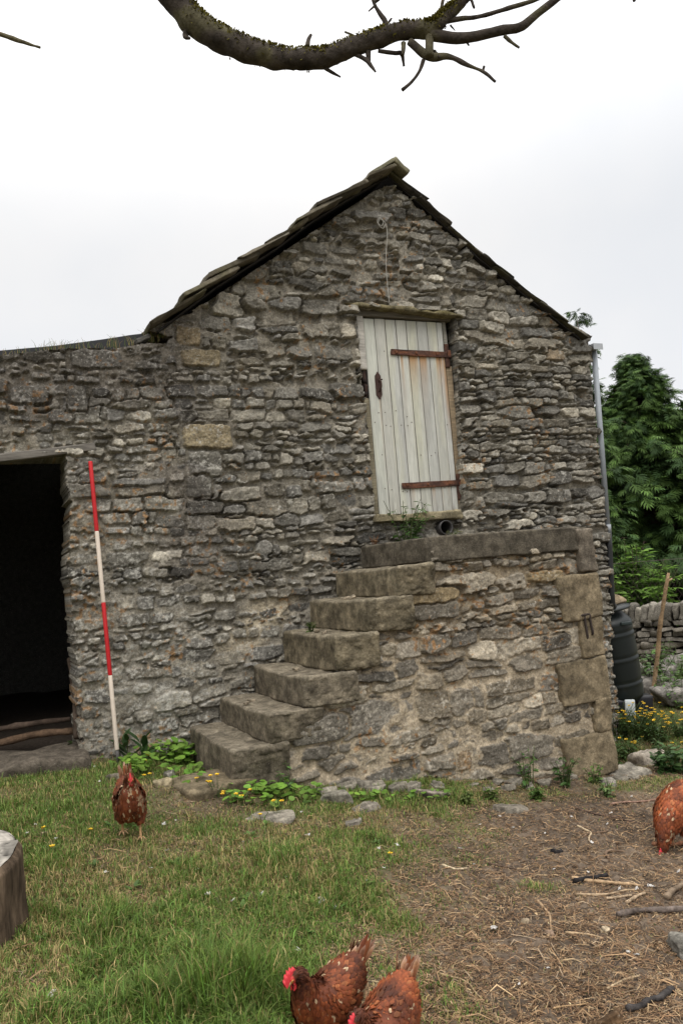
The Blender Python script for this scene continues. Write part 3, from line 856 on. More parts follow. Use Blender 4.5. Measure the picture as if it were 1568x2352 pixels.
# drain pipe stub in the wall under the sill
a = np.linspace(0, 2 * np.pi, 25)[:-1]
prf = [(.048, .25), (.052, .0), (.053, -.055), (.062, -.058), (.064, .0), (.064, .2)]
v = np.concatenate([np.stack([hole_c[0] + r_ * np.cos(a), np.full(24, y_), hole_c[1] + r_ * np.sin(a)], 1) for r_, y_ in prf])
fq = np.concatenate([np.stack([k * 24 + np.arange(24), k * 24 + (np.arange(24) + 1) % 24, (k + 1) * 24 + (np.arange(24) + 1) % 24, (k + 1) * 24 + np.arange(24)], 1) for k in range(5)])
at_barn(MB().add(v, fq, (.045, .042, .04)).build('drain_pipe', M_PLASTIC, barn))
# rain gutter end and downpipe on the right flank
g0 = atY(1362, 795, .02)
gx_ = XE + .06
gut = MB()
ga = np.linspace(np.pi, 2 * np.pi, 9)
for (rr, yy) in ((.055, -.02), (.055, 4.6)):
    pass
ring = np.concatenate([np.stack([.055 * np.cos(ga), .05 * np.sin(ga)], 1), np.stack([.049 * np.cos(ga), .044 * np.sin(ga)], 1)[::-1]])
n_ = len(ring); i = np.arange(n_); k = (i + 1) % n_
v = np.concatenate([np.insert(ring, 1, -.03, axis=1), np.insert(ring, 1, 4.6, axis=1)]) + [gx_, 0, g0[2] + .01]
qd = np.array([[j, j + 1, n_ - 2 - j, n_ - 1 - j] for j in range(8)])
gut.add(v, [np.stack([i, k, k + n_, i + n_], 1), qd, qd + n_], (.33, .35, .37))
gut.add(*box(gx_ - .055, gx_ + .055, -.034, -.03, g0[2] - .045, g0[2] + .012), (.36, .38, .40))
at_barn(gut.build('gutter', M_PAINT, barn, smooth=False))
pz = atY(1395, 1222, .05)[2]
pp = px_poly([(1364, 815), (1397, 1222)], .04)
pv, pf = tube([[pp[0, 0] + .01, .05, pp[0, 1] + .05], [pp[1, 0] + .0, .05, pp[1, 1]]], .026, 14)
dp = MB().add(pv, pf, (.26, .285, .31))
dp.add(*tube([[pp[1, 0], .05, pp[1, 1] + .07], [pp[1, 0], .05, pp[1, 1] + .0]], .032, 14), (.29, .31, .33))
pq = px_poly([(1397, 1218), (1408, 1388)], .05)
dpo = at_barn(dp.build('downpipe', M_PAINT, barn))
MB().add(*tube([[pp[1, 0], .05, pp[1, 1] + .01], [pq[1, 0] - .01, .06, pq[1, 1] + .05], [pq[1, 0] + .04, .1, pq[1, 1] - .02]], .033, 12, 10), (.012, .013, .014)).build('pipe_extension', M_PLASTIC, dpo)

# ------------------------------------------------------------------ outbuilding on the left
shed = empty('stone_outbuilding', (.4, 0, .2), 'low dark stone outbuilding on the left with an open black doorway', 'outbuilding')
def at_shed(o):
    o.location = (-.4, 0, -.2); return o
X, Z, h, c, sid, S = Rw
tp = px_poly([(0, 818), (110, 806), (250, 797), (400, 786)])
topz = np.interp(X, tp[:, 0], tp[:, 1]) + .02 * fbm(X * 3.2, X * 0 + 4, 3, 3)
jx = np.interp(Z, [.3, .9, 1.45, 1.5, 1.9, 2.5], [.60, .60, .585, .57, .60, .61])
lint_z = px_poly([(110, 1040)])[0, 1]
m = (Z < topz) & dil(S[sid, 0] <= SPLIT)
cxs = S[sid, 0] - .25 * S[sid, 2]
jx = jx + .008 * vn(Z * 9, Z * 0, 5) + .008 * vn(Z * 31, Z * 0, 6)
right = (X > jx + .018) | ((cxs > jx - .06) & (X > jx - .005))
opening = (Z < lint_z - .005) & ~right & (X > -.72)
m &= ~opening
at_shed(wall_mesh('wall', Rw, m, 0.0, .5, shed))
ltp = px_poly([(0, 1042), (216, 1016)])
ang = math.atan2(ltp[1, 1] - ltp[0, 1], ltp[1, 0] - ltp[0, 0])
lc = ltp.mean(0); Ll = .95
vv, ff, nz = rbox((Ll, .06, .026), .006, 22, .005, 9, 4)
vv = rot(vv, 0, -ang) + [ltp[1, 0] - Ll * math.cos(ang) + .005, .05, ltp[1, 1] - .03 - Ll * math.sin(ang)]
at_shed(MB().add(vv, ff, np.clip(np.array([.14, .128, .112]) * (1 + .4 * nz)[:, None], .02, 1)).build('door_lintel', M_TIMBER, shed))
inn = MB()
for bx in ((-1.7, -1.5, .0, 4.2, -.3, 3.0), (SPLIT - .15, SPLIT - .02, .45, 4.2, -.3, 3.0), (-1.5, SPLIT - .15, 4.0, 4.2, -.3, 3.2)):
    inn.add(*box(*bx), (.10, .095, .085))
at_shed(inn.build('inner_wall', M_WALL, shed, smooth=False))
# sheet roof with its dark edge above the wall head
ep = px_poly([(-200, 815), (0, 806), (120, 796), (322, 767)], .16)
rfm = MB()
xs_ = np.linspace(-1.8, ep[-1, 0] + .02, 30)
ze = np.interp(xs_, ep[:, 0], ep[:, 1]) + np.where(xs_ < ep[0, 0], 0, 0) + .006 * fbm(xs_ * 2, xs_ * 0, 2, 4)
ring = []
for yy, dz_ in ((.16, 0), (.16, -.085), (4.25, .1), (4.25, .22)):
    ring.append(np.stack([xs_, np.full(30, yy), ze + dz_], 1))
ring = [ring[0], ring[1], ring[2], ring[3]]
v = np.concatenate(ring); j = np.arange(29)
fq = np.concatenate([np.stack([a_ * 30 + j, a_ * 30 + j + 1, b_ * 30 + j + 1, b_ * 30 + j], 1) for a_, b_ in ((1, 0), (0, 3), (3, 2), (2, 1))])
rfm.add(v, fq, (.018, .018, .02))
at_shed(rfm.build('roof', M_PLASTIC, shed, smooth=False))
# broken slate lying at the joint of both roofs
fp = atY(322, 768, .02)
at_shed(slab('cap_stone', fp[0] + .02, .1, fp[2] - .03, (.06, .1, .022), 17, (.10, .095, .085), shed, -.5))
th_p = ground(80, 1705)
at_shed(slab('threshold', .0, .02, gz(.2, -.05) + .01, (.66, .30, .07), 23, (.095, .08, .062), shed, .02, r=.04, amp=.03, sc=4, n=18))
inner = MB()
xs_ = np.linspace(-1.5, SPLIT - .15, 20); ys_ = np.linspace(.2, 4.0, 20)
Xf, Yf = np.meshgrid(xs_, ys_)
Zf = .36 + .02 * fbm(Xf * 3, Yf * 3, 3, 3) + .03 * Yf * .3
I, J = np.meshgrid(np.arange(19), np.arange(19), indexing='ij'); I = I.ravel(); J = J.ravel()
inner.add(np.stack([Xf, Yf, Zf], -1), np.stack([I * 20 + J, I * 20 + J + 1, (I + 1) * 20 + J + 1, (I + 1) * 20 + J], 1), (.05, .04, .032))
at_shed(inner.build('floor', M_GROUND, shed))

# ------------------------------------------------------------------ staircase
D = 1.05
stair = empty('stone_staircase', (2.8, -.5, 0), 'external stone staircase of worn block steps rising right to a landing below the white door', 'staircase')
def at_stair(o):
    o.location = (-2.8, .5, 0); return o
tops = [.425, .605, .80, 1.03, 1.245, 1.445, 1.635]
lefts = [1.34, 1.575, 1.83, 2.075, 2.32, 2.55, 2.80]
rights = [1.71, 1.95, 2.20, 2.40, 2.66, 2.84, 4.22]
PR = 4.22
def fields_st(X, Z, nb, nm):
    low = sstep(.95 - Z + .2 * (X - 3) + .3 * nb, -.1, .35)
    mortar = -.036 + .024 * low + .016 * nm - .02 * sstep(nm, .35, .55) * (1 - .5 * low)
    mc = np.array([.30, .26, .195]) * (1 - low[..., None]) + np.array([.37, .325, .25]) * low[..., None]
    return dict(mortar=mortar, mcol=mc, relief=.72 - .1 * low, tint=np.array([1.06, 1.0, .93]), lichen=-.32 + .12 * low, orange=-.2 + .22 * np.exp(-((Z - .9 - .1 * X) / .5) ** 2) - .1 * low, dark=np.zeros(X.shape) + .15 * sstep(nm, .1, .5) * (1 - low))
def qr(x0, y0, x1, y1):
    c6 = np.array([[850 + x0 / 2.24, 1250 + y0 / 2.24], [850 + x1 / 2.24, 1250 + y1 / 2.24]]) / 1.08868
    return px_poly(c6, -D)
Rs_ = rubble(1.3, PR + .02, -.5, 1.62, .0072, 211, lambda x, z: .10 if z < .8 else .075, .045, fields_st,
             [(*qr(390, 555, 680, 660).ravel(), 1), (*qr(375, 500, 690, 560).ravel(), 2), (*qr(1045, 400, 1275, 450).ravel(), 2), (*qr(640, 1410, 745, 1510).ravel(), 3)])
X, Z, h, c, sid, S = Rs_
tl = np.zeros(X.shape) - 1
for k in range(7):
    tl = np.where(X > lefts[k] + .03, tops[k] - .1, tl)
m = (Z < tl) & (X < PR)
at_stair(wall_mesh('wall', Rs_, m, -D, .1, stair))
# solid core behind the face, and the far end
core = MB()
for k in range(7):
    x1 = lefts[k + 1] if k < 6 else PR - .004
    core.add(*box(lefts[k] + .05, x1 + .05 if k < 6 else x1, -D + .05, -.02, -.6, tops[k] - .06), (.2, .175, .135))
at_stair(core.build('core', M_WALL, stair, smooth=False))
rg = np.random.default_rng(3)
for k in range(6):
    L = rights[k] - lefts[k]
    hgt = tops[k] - (tops[k - 1] if k else .19)
    rgt = max(rights[k], (lefts[k + 1] + .14))
    hs = ((rights[k] - lefts[k]) / 2, (D + .0) / 2, hgt / 2 + .004)
    yaw = [.0, .02, .0, -.02, .01, 0][k]
    vv, ff, nz = rbox(hs, .019, 44, .009, 7, 20 + k, .03)
    # tread worn hollow in the middle
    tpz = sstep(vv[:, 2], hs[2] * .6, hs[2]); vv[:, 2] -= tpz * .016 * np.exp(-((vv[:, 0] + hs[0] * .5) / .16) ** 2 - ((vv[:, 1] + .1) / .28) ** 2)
    vv = vv + d_ if False else vv
    pit = fbm3(vv * 24 + k, 3, 2); big = fbm3(vv * 6 + k * 3, 3, 4)
    vv = vv + np.sign(vv) * 0 + np.stack([0 * pit, -.008 * np.abs(pit) * (vv[:, 1] < -hs[1] * .8), -.006 * np.abs(pit)], 1)
    vv = rot(vv, yaw) + [(lefts[k] + rights[k]) / 2, -D / 2 - .042, tops[k] - hgt / 2]
    base = np.array([.158, .132, .088]) if k >= 3 else np.array([.145, .122, .088])
    cc = base * (1 + .40 * big + .35 * pit)[:, None]
    mos = sstep(big + .5 * fbm3(vv * 13, 3, 5), .2, .8)[:, None]
    cc = cc * (1 - .55 * mos) + np.array([.06, .052, .034]) * .55 * mos
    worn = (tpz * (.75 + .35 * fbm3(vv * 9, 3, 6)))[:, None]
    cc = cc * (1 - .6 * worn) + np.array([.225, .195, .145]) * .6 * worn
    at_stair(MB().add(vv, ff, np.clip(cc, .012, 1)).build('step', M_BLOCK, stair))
# landing slab: edge course in front plus paving behind
lf = lefts[6]
at_stair(slab('landing_slab', (lf + PR - .02) / 2, -D / 2 - .02, tops[6] - .09, ((PR - .02 - lf) / 2, D / 2, .088), 41, (.095, .082, .062), stair, -.006, r=.014, amp=.011, sc=7, n=40, wonk=.0))
for k, (x0, y0, x1, y1) in enumerate(((1282, 160, 1378, 408), (1182, 430, 1402, 662), (1290, 655, 1418, 880), (1178, 915, 1440, 1125), (1368, 1115, 1455, 1305), (1192, 1345, 1465, 1545))):
    p = qr(x0, y0, x1, y1)
    xr = PR + .022
    xl = p[0, 0] + (xr - p[1, 0]) * .6
    xl = min(xl, xr - .13)
    zt, zb = max(p[:, 1]), min(p[:, 1])
    at_stair(slab('quoin', (xl + xr) / 2, -D + .155, (zt + zb) / 2, ((xr - xl) / 2, .19, (zt - zb) / 2 - .006), 60 + k, (.185, .148, .095) if k != 0 else (.13, .11, .085), stair, [0, -.06, 0, -.05, 0, -.05][k], r=.016, amp=.012, sc=8, n=22, wonk=.04))
hk = MB()
P = lambda x, y: atY((850 + x / 2.24) / 1.08868, (1250 + y / 2.24) / 1.08868, -D - .04)
hk.add(*tube([P(1342, 648) + [0, .06, 0], P(1350, 648), P(1392, 640), P(1396, 660), P(1404, 700), P(1414, 750), P(1414, 752) + [0, .05, 0]], .0085, 8, 24), (.035, .026, .022))
hk.add(*tube([P(1366, 646), P(1372, 690), P(1384, 772), P(1384, 774) + [0, .05, 0]], .0085, 8, 16), (.035, .026, .022))
at_stair(hk.build('iron_bracket', M_RUST, stair))

# ------------------------------------------------------------------ ranging pole
def place(px, py):
    return ground(np.array([px]), np.array([py]))[0]
pb = atY(272, 1752, -.16); pt = atY(208, 1060, -.035)
L_ = np.linalg.norm(pt - pb); ax = (pt - pb) / L_
pole = empty('ranging_pole', pb, 'red and white banded ranging pole leaning on the wall beside the dark doorway', 'ranging pole')
a0 = .085
ln = (L_ - a0) / 4
for k in range(4):
    p0 = ax * (a0 + ln * k); p1 = ax * (a0 + ln * (k + 1))
    red = k % 2 == 1
    v, f = tube([p0, p0 * .99 + p1 * .01, p0 * .5 + p1 * .5, p1 * .99 + p0 * .01, p1], [.0135, .0145, .0145, .0145, .0135], 14)
    nz = fbm3(v * 18, 3, 3)[:, None]
    cc = (np.array([.50, .012, .016]) if red else np.array([.70, .60, .50])) * (1 + (.15 if red else .12) * nz)
    o = MB().add(v, f, np.clip(cc, .004, 1)).build('red_band' if red else 'white_band', M_PAINT, pole)
v, f = tube([[0, 0, -.02], ax * .03, ax * a0], [.004, .011, .012], 10)
MB().add(v, f, (.09, .085, .08)).build('steel_tip', M_RUST, pole)

# ------------------------------------------------------------------ cord on the gable
P = lambda x, y, yy=-.045: atY(x, y, yy)
cd = MB()
cd.add(*tube([P(872, 502), P(884, 512), P(889, 540), P(886, 590), P(888, 640), P(894, 699)], .0028, 6, 40), (.5, .48, .43))
cd.add(*tube([P(872, 502), P(868, 512), P(876, 518), P(880, 508), P(872, 500), P(866, 508), P(872, 520), P(880, 524), P(884, 516)], .0026, 6, 40), (.5, .48, .43))
tag(cd.build('cord', M_DOWN, None), 'thin pale cord hanging in a loop from a gable stone above the white door', 'cord')

# ------------------------------------------------------------------ leafy things
def leaves(mb, pos, fwd, nrm, scl, col, tv=LEAF_V, tf=LEAF_F):
    mb.add(*scatter(tv, tf, pos, frames(fwd, nrm), scl, col))
def weed(name, base, h, nst, seed, label, cat='plant', group=None, col=(.075, .15, .03), leaf=.06, spread=.35, width=.5, stem=(.08, .11, .035), drop=.2, tv=LEAF_V, tf=LEAF_F, per=9, flowers=0, fcol=(.85, .56, .025)):
    rg = np.random.default_rng(seed)
    lf = MB(); tips = []
    for i in range(nst):
        a = rg.uniform(0, 2 * np.pi); r0 = rg.uniform(0, spread * .35) * h; r1 = r0 + spread * h * rg.uniform(.2, 1)
        hh = h * rg.uniform(.55, 1.0)
        pth = catmull([[r0 * np.cos(a), r0 * np.sin(a), -.02], [(r0 + (r1 - r0) * .3) * np.cos(a), (r0 + (r1 - r0) * .3) * np.sin(a), hh * .5], [r1 * np.cos(a + .2), r1 * np.sin(a + .2), hh]], 12)
        lf.add(*tube(pth, np.linspace(.003, .0013, 12) * (1 + h), 5), np.array(stem) * rg.uniform(.8, 1.2))
        t = np.sort(rg.uniform(.12, 1.0, per)) * 10.99; k = t.astype(int); f = (t - k)[:, None]
        p = pth[k] * (1 - f) + pth[k + 1] * f
        an = rg.uniform(0, 2 * np.pi, per)
        fw = np.stack([np.cos(an), np.sin(an), rg.uniform(-.3, .5, per) - drop], 1)
        nr = np.stack([-.3 * np.cos(an), -.3 * np.sin(an), np.ones(per)], 1) + rg.normal(0, .3, (per, 3))
        s = leaf * rg.uniform(.55, 1.15, per) * (1.1 - .45 * t / 11)
        c = np.array(col) * rg.lognormal(0, .22, per)[:, None] * (1 + rg.normal(0, .06, (per, 3)))
        leaves(lf, p, fw, nr, np.stack([s * width * 1.6, s, s], 1), np.clip(c, .01, 1), tv, tf)
        if i < flowers: tips.append(pth[-1])
    e = tag(lf.build(name, M_LEAF, None), label, cat, group)
    e.location = tuple(base)
    for i, tp in enumerate(tips):
        fl = MB()
        tl_ = rg.normal(0, .25, 3)
        for q in range(5):
            aq = q * 2 * np.pi / 5 + rg.uniform(0, .3)
            d_ = np.array([[np.cos(aq), np.sin(aq), .5]]) + tl_ * .5
            leaves(fl, np.array([[0, 0, 0.]]) , d_, np.array([[-.5 * np.cos(aq), -.5 * np.sin(aq), 1]]) + tl_, np.array([[.017, .015, .015]]), np.array([fcol]) * rg.uniform(.85, 1.15), DISC_V, DISC_F)
        v, f, _ = rbox((.004, .004, .004), .004, 4, 0)
        fl.add(v + [0, 0, .003], f, (.35, .2, .02))
        o = fl.build('flower', M_PETAL, e); o.location = tuple(tp + [0, 0, .003])
    return e
# weed on the landing under the door
wp = atY(935, 1232, -.12); wp[2] = tops[6] - .005
weed('weed_plant', wp, .36, 13, 4, 'green leafy weed growing on the landing slab below the white door', leaf=.075, spread=.55, width=.42, per=12, col=(.07, .14, .032))
weed('dry_weed', atY(858, 1246, -.1) * [1, 1, 0] + [0, 0, tops[6] - .01], .09, 8, 14, 'small dry reddish weed at the left end of the landing slab', leaf=.03, spread=.6, col=(.16, .085, .035), stem=(.16, .08, .04), per=7)
weed('grass_tuft', atY(1042, 1222, -.1) * [1, 1, 0] + [0, 0, tops[6] - .01], .11, 14, 15, 'yellowish grass tuft beside the round drain pipe opening', leaf=.06, spread=.5, width=.1, col=(.17, .16, .05), per=4)
weed('small_fern', atY(712, 1424, -.35) * [1, 1, 0] + [0, 0, tops[3] + .0], .07, 10, 16, 'tiny green weed in the wall corner on the fourth step', leaf=.035, spread=.7, col=(.08, .12, .03), per=7)
# round leaved creeper by the lowest step
def creeper(name, pts, n, seed, label, size=.042, hmax=.12, col=(.135, .245, .035), wallpts=None):
    rg = np.random.default_rng(seed)
    pts = np.array(pts, float)
    k = rg.integers(0, len(pts), n)
    jx_ = rg.normal(0, 1, (n, 2)) * pts[k, 2:4]
    g = ground(pts[k, 0] + jx_[:, 0], pts[k, 1] + jx_[:, 1])
    o = g.mean(0)
    # keep clear of the wall and the lowest step
    inw = (g[:, 1] > -.06); g[inw, 1] = -.06 - rg.uniform(0, .1, inw.sum())
    ins = (g[:, 0] > 1.31) & (g[:, 0] < 4.3) & (g[:, 1] > -1.12); 
    g[ins & (g[:, 1] > -.9), 0] = 1.31 - rg.uniform(0, .08, (ins & (g[:, 1] > -.9)).sum())
    ins = (g[:, 0] > 1.31) & (g[:, 0] < 4.3) & (g[:, 1] > -1.12); g[ins, 1] = -1.13 - rg.uniform(0, .06, ins.sum())
    hgt = rg.uniform(.02, 1, n) ** .8 * hmax * (1 + .8 * np.exp(-np.abs(g[:, 1]) / .15))
    top = g + np.stack([rg.normal(0, .02, n), rg.normal(0, .02, n), hgt], 1)
    st = MB(); lf = MB()
    for i in range(n):
        st.add(*tube([g[i] - [0, 0, .01] - o, (g[i] * .4 + top[i] * .6) + [0, 0, .01] - o, top[i] - o], .0013, 4, 5, caps=False), (.09, .14, .03))
    cc_ = ground(pts[:, 0], pts[:, 1])
    for q in range(len(pts)):          # runners that join the rosettes
        near = np.argsort(np.linalg.norm(cc_ - cc_[q], axis=1))[1:3]
        for r_ in near:
            tq = np.linspace(0, 1, 7)[:, None]; pq = cc_[q] * (1 - tq) + cc_[r_] * tq
            pq[:, 1] = np.where((pq[:, 0] > 1.29) & (pq[:, 1] > -1.12), -1.12, np.minimum(pq[:, 1], -.07)); pq[:, 2] = gz(pq[:, 0], pq[:, 1]) + .004
            st.add(*tube(pq - o, .0016, 4, caps=False), (.11, .13, .04))
    an = rg.uniform(0, 2 * np.pi, n)
    fw = np.stack([np.cos(an), np.sin(an) - .3, -.15 + rg.normal(0, .15, n)], 1)
    nr = np.stack([rg.normal(0, .28, n), rg.normal(-.25, .28, n), np.ones(n)], 1)
    s = size * rg.uniform(.6, 1.25, n)
    c = np.array(col) * rg.lognormal(0, .2, n)[:, None] * (1 + rg.normal(0, .05, (n, 3)))
    leaves(lf, top - o, fw, nr, s, np.clip(c, .01, 1), DISC_V, DISC_F)
    lf.v += st.v; lf.c += st.c; lf.f += [f_ + lf.n for f_ in st.f]; lf.m += st.m; lf.n += st.n
    e = tag(lf.build(name, M_LEAF, None), label, 'plant'); e.location = tuple(o)
    return e
creeper('creeping_plant', [(430, 1705, 25, 10), (395, 1722, 30, 14), (460, 1730, 25, 10), (365, 1745, 25, 12), (330, 1765, 25, 12), (410, 1755, 35, 8), (455, 1795, 22, 8), (300, 1775, 18, 10)], 330, 4, 'bright green round leaved creeper between the pole and the lowest step', .05, .11)
creeper('creeping_plant', [(600, 1830, 26, 10), (650, 1835, 18, 8), (585, 1812, 16, 8), (720, 1832, 12, 8), (545, 1842, 20, 6)], 110, 5, 'bright green round leaved creeper in front of the lowest step', .048, .08)
creeper('creeping_plant', [(800, 1840, 20, 5), (920, 1838, 16, 5), (850, 1836, 16, 4), (1010, 1836, 20, 4)], 45, 6, 'sparse row of round leaves along the foot of the staircase wall', .035, .05)
def spot(px, py): return place(px, py)
for i, (px, py, hh, ns, lab, cc) in enumerate([
        (668, 1822, .19, 4, 'thin upright weed standing against the corner of the lowest step', (.07, .14, .035)),
        (1212, 1812, .30, 6, 'tall leafy weed against the staircase wall, left of the bottom corner stone', (.065, .125, .03)),
        (1300, 1806, .24, 10, 'bushy green weed in front of the bottom corner stone of the staircase', (.06, .12, .03)),
        (1365, 1798, .15, 6, 'small weed at the right corner of the staircase foot', (.085, .15, .03)),
        (1130, 1838, .10, 9, 'low grassy weed clump where the brown litter meets the staircase wall', (.10, .15, .035)),
        (1232, 1836, .09, 12, 'low spreading weed below the tall weed at the staircase foot', (.08, .14, .03)),
        (1070, 1846, .07, 9, 'small grassy sprig at the middle of the staircase foot', (.11, .15, .04)),
        (330, 1756, .22, 3, 'dark broad leaved dock standing right of the pole foot', (.035, .075, .02)),
        (292, 1752, .20, 3, 'dark dock leaf growing behind the foot of the pole', (.035, .07, .02)),
        (170, 1738, .12, 16, 'dark low weeds at the right side of the doorway threshold', (.05, .08, .025)),
        (1395, 1830, .12, 8, 'pale low weed in the rubble right of the staircase', (.11, .17, .05))]):
    p = spot(px, py)
    if p[1] > -1.16 and 1.3 < p[0] < 4.3: p[1] = -1.17; p[2] = gz(p[0], p[1])
    dock = 'dock' in lab
    weed('dock_plant' if dock else 'weed_plant', p, hh, ns, 40 + i, lab, leaf=.17 if dock else .055, spread=.15 if dock else .45, width=.4 if dock else .5, col=cc, per=3 if dock else 10, drop=-.9 if dock else .2)

# ------------------------------------------------------------------ buttercups
bc = [(1415, 1700, .34, 46, 9, 'tall green weed clump with a few buttercups beside the staircase corner', 8),
      (1470, 1700, .30, 80, 8, 'dense clump of yellow buttercups in front of the barrel stand', 46),
      (1515, 1705, .28, 50, 8, 'yellow buttercup clump right of the barrel stand', 28),
      (1560, 1690, .22, 34, 7, 'loose buttercups at the right edge of the picture', 10),
      (1440, 1745, .20, 40, 6, 'low buttercup clump in front of the dense yellow one', 8),
      (1400, 1755, .24, 36, 7, 'dark leafy clump with single buttercups at the corner stone', 4),
      (1530, 1745, .16, 36, 6, 'low green clump with two buttercups behind the pale rock', 3)]
for i, (px, py, hh, ns, lf_, lab, nfl) in enumerate(bc):
    weed('buttercup_plant', spot(px, py), hh, ns, 70 + i, lab, leaf=.055, spread=.75, width=.35, per=6, col=(.06, .115, .028), flowers=nfl, group='buttercup clumps by the staircase')
for i, (px, py, hh, ns, nfl, lab) in enumerate([
        (500, 1835, .13, 5, 4, 'buttercups on thin stems in front of the flagstone'),
        (530, 1852, .10, 4, 3, 'buttercups among grass just below the flagstone'),
        (560, 1850, .08, 3, 2, 'pair of buttercups at the left of the round leaves'),
        (325, 1770, .12, 4, 3, 'buttercups in front of the pole foot'),
        (350, 1800, .08, 3, 2, 'buttercups on the bare earth behind the left hen'),
        (605, 1890, .06, 2, 1, 'single buttercup beside the flat grey stone in the grass'),
        (120, 1960, .04, 1, 1, 'single buttercup in the grass near the log stump'),
        (105, 1925, .05, 1, 1, 'single buttercup beside a brown chip left of the left hen'),
        (445, 1812, .08, 2, 1, 'single buttercup on the flagstone edge'),
        (215, 1920, .03, 1, 1, 'single short buttercup in the turf left of the hen'),
        (640, 1858, .07, 3, 2, 'two buttercups among the creeper right of the lowest step'),
        (890, 1975, .03, 1, 1, 'single buttercup at the edge of turf and litter')]):
    weed('buttercup_plant', spot(px, py), hh, ns, 90 + i, lab, leaf=.03, spread=.5, width=.3, per=3, col=(.08, .14, .03), flowers=nfl, group='scattered buttercups in the turf')

# ------------------------------------------------------------------ conifers and bush
def conifer(name, base, H, R, nbr, seed, label, per=11, size=.30, col=(.039, .077, .023), lean=0, shape=.72, low=.03, group='conifers behind the barn'):
    rg = np.random.default_rng(seed)
    e = empty(name, base, label, 'tree', group)
    v, f = tube([[0, 0, -.1], [.03, 0, H * .5], [lean, 0, H * .97]], [R * .09, R * .05, .01], 10, 14, .012, 6, seed)
    MB().add(v, f, (.09, .068, .05)).build('trunk', M_BARK, e)
    cr_ = MB(); br_ = MB()
    t = rg.uniform(low, 1, nbr) ** .9
    an = rg.uniform(0, 2 * np.pi, nbr)
    prof_ = np.clip((1 - t) / .8, 0, 1) ** shape * (.72 + .22 * np.sin(t * 17 + an * 2 + seed) + .2 * np.sin(t * 31 + an * 5)) * np.where(t < .12, .75, 1)
    Lb = (R * prof_ + .07) * rg.uniform(.62, 1.16, nbr)
    P = []; Fw = []; Nr = []; Sc = []; Cc = []
    for i in range(nbr):
        d = np.array([np.cos(an[i]), np.sin(an[i]), 0])
        z0 = t[i] * H
        tip = np.array([0, 0, z0]) + d * Lb[i] + [0, 0, Lb[i] * rg.uniform(.0, .35) - .10 * Lb[i]]
        mid = np.array([0, 0, z0]) + d * Lb[i] * .55 + [0, 0, Lb[i] * .28]
        pth = catmull([[lean * t[i], 0, z0], mid, tip], 10)
        if i % 3 == 0 and Lb[i] > .3:
            br_.add(*tube(pth[:8], np.linspace(.02, .006, 8), 4, caps=False), (.06, .045, .035))
        s = rg.uniform(.5, 1.0, per) ** .6; k = np.minimum((s * 8.99).astype(int), 8); f = (s * 9 - k)[:, None]
        p = pth[k] * (1 - f) + pth[np.minimum(k + 1, 9)] * f + rg.normal(0, .035 * (1 + Lb[i] * .4), (per, 3))
        sd_ = np.array([-d[1], d[0], 0])
        fw = d * rg.uniform(.5, 1.1, per)[:, None] + sd_ * rg.normal(0, .6, per)[:, None] + np.array([0, 0, 1]) * rg.normal(-.25, .38, per)[:, None]
        P.append(p); Fw.append(fw); Nr.append(np.tile([0, 0, 1.0], (per, 1)) + rg.normal(0, .35, (per, 3)) + d * .3)
        tone = rg.lognormal(0, .18)
        Sc.append(size * rg.uniform(.6, 1.2, per) * (1 - .5 * t[i] ** 3))
        c = np.array(col)[None] * tone * rg.lognormal(0, .2, per)[:, None]
        young = (s > .85)[:, None]
        Cc.append(c * np.where(young, [1.7, 1.55, 1.15], 1.0))
    # fan shaped spray: central shoot and drooping side shoots
    V = []; Fq = []
    for q, (ax_, ay, sp, ln_) in enumerate([(0, 0, 0, 1.0), (.0, .16, .75, .55), (.0, .16, -.75, .55), (0, .36, .6, .5), (0, .36, -.6, .5), (0, .58, .5, .36), (0, .58, -.5, .36)]):
        dr = np.array([np.sin(sp), np.cos(sp)]); sdv = np.array([dr[1], -dr[0]]) * .052
        o_ = np.array([ax_, ay]); zz = [.0, .02, -.14 * ln_]
        a_ = o_; b_ = o_ + dr * ln_ * .5; c_ = o_ + dr * ln_
        n_ = len(V)
        def z_(pt, extra): return -.22 * pt[1] ** 2 + extra
        V += [[*(a_ - sdv * .5), z_(a_, 0)], [*(a_ + sdv * .5), z_(a_, 0)], [*(b_ + sdv), z_(b_, .0)], [*(b_ - sdv), z_(b_, .0)], [*c_, z_(c_, -.08)]]
        Fq.append(n_)
    V = np.array(V)
    tf = [np.array([[n_, n_ + 1, n_ + 2, n_ + 3] for n_ in Fq]), np.array([[n_ + 3, n_ + 2, n_ + 4] for n_ in Fq])]
    cr_.add(*scatter(V, tf, np.concatenate(P), frames(np.concatenate(Fw), np.concatenate(Nr)), np.concatenate(Sc), np.clip(np.concatenate(Cc), .004, .5)))
    co_ = cr_.build('crown', M_NEEDLE, e)
    br_.build('branch', M_BARK, e)
    return e
def at_depth(px, py, d):
    p = atD(np.array(px, float), np.array(py, float), d); p[2] = gz(p[0], p[1], False); return p
def htop(px, py, d): return atD(np.array(px, float), np.array(py, float), d)[2]
def con(px, py, d, R, n, seed, lab, **k):
    b = at_depth(px, 1420, d); t_ = atD(np.array(px, float), np.array(py, float), d)
    b[0], b[1] = t_[0], t_[1]; b[2] = gz(t_[0], t_[1], False)
    return conifer('conifer_tree', b, t_[2] - b[2], R, n, seed, lab, **k)
con(1452, 822, 13.5, 1.95, 1150, 3, 'pointed dark green conifer nearest the right end of the barn', size=.27, shape=.8, per=14)
con(1625, 880, 14.5, 1.9, 900, 4, 'broad dark conifer at the right edge of the picture', size=.26, per=14)
con(1402, 935, 17.0, 1.3, 420, 5, 'conifer half hidden behind the pointed one, close to the downpipe', size=.36)
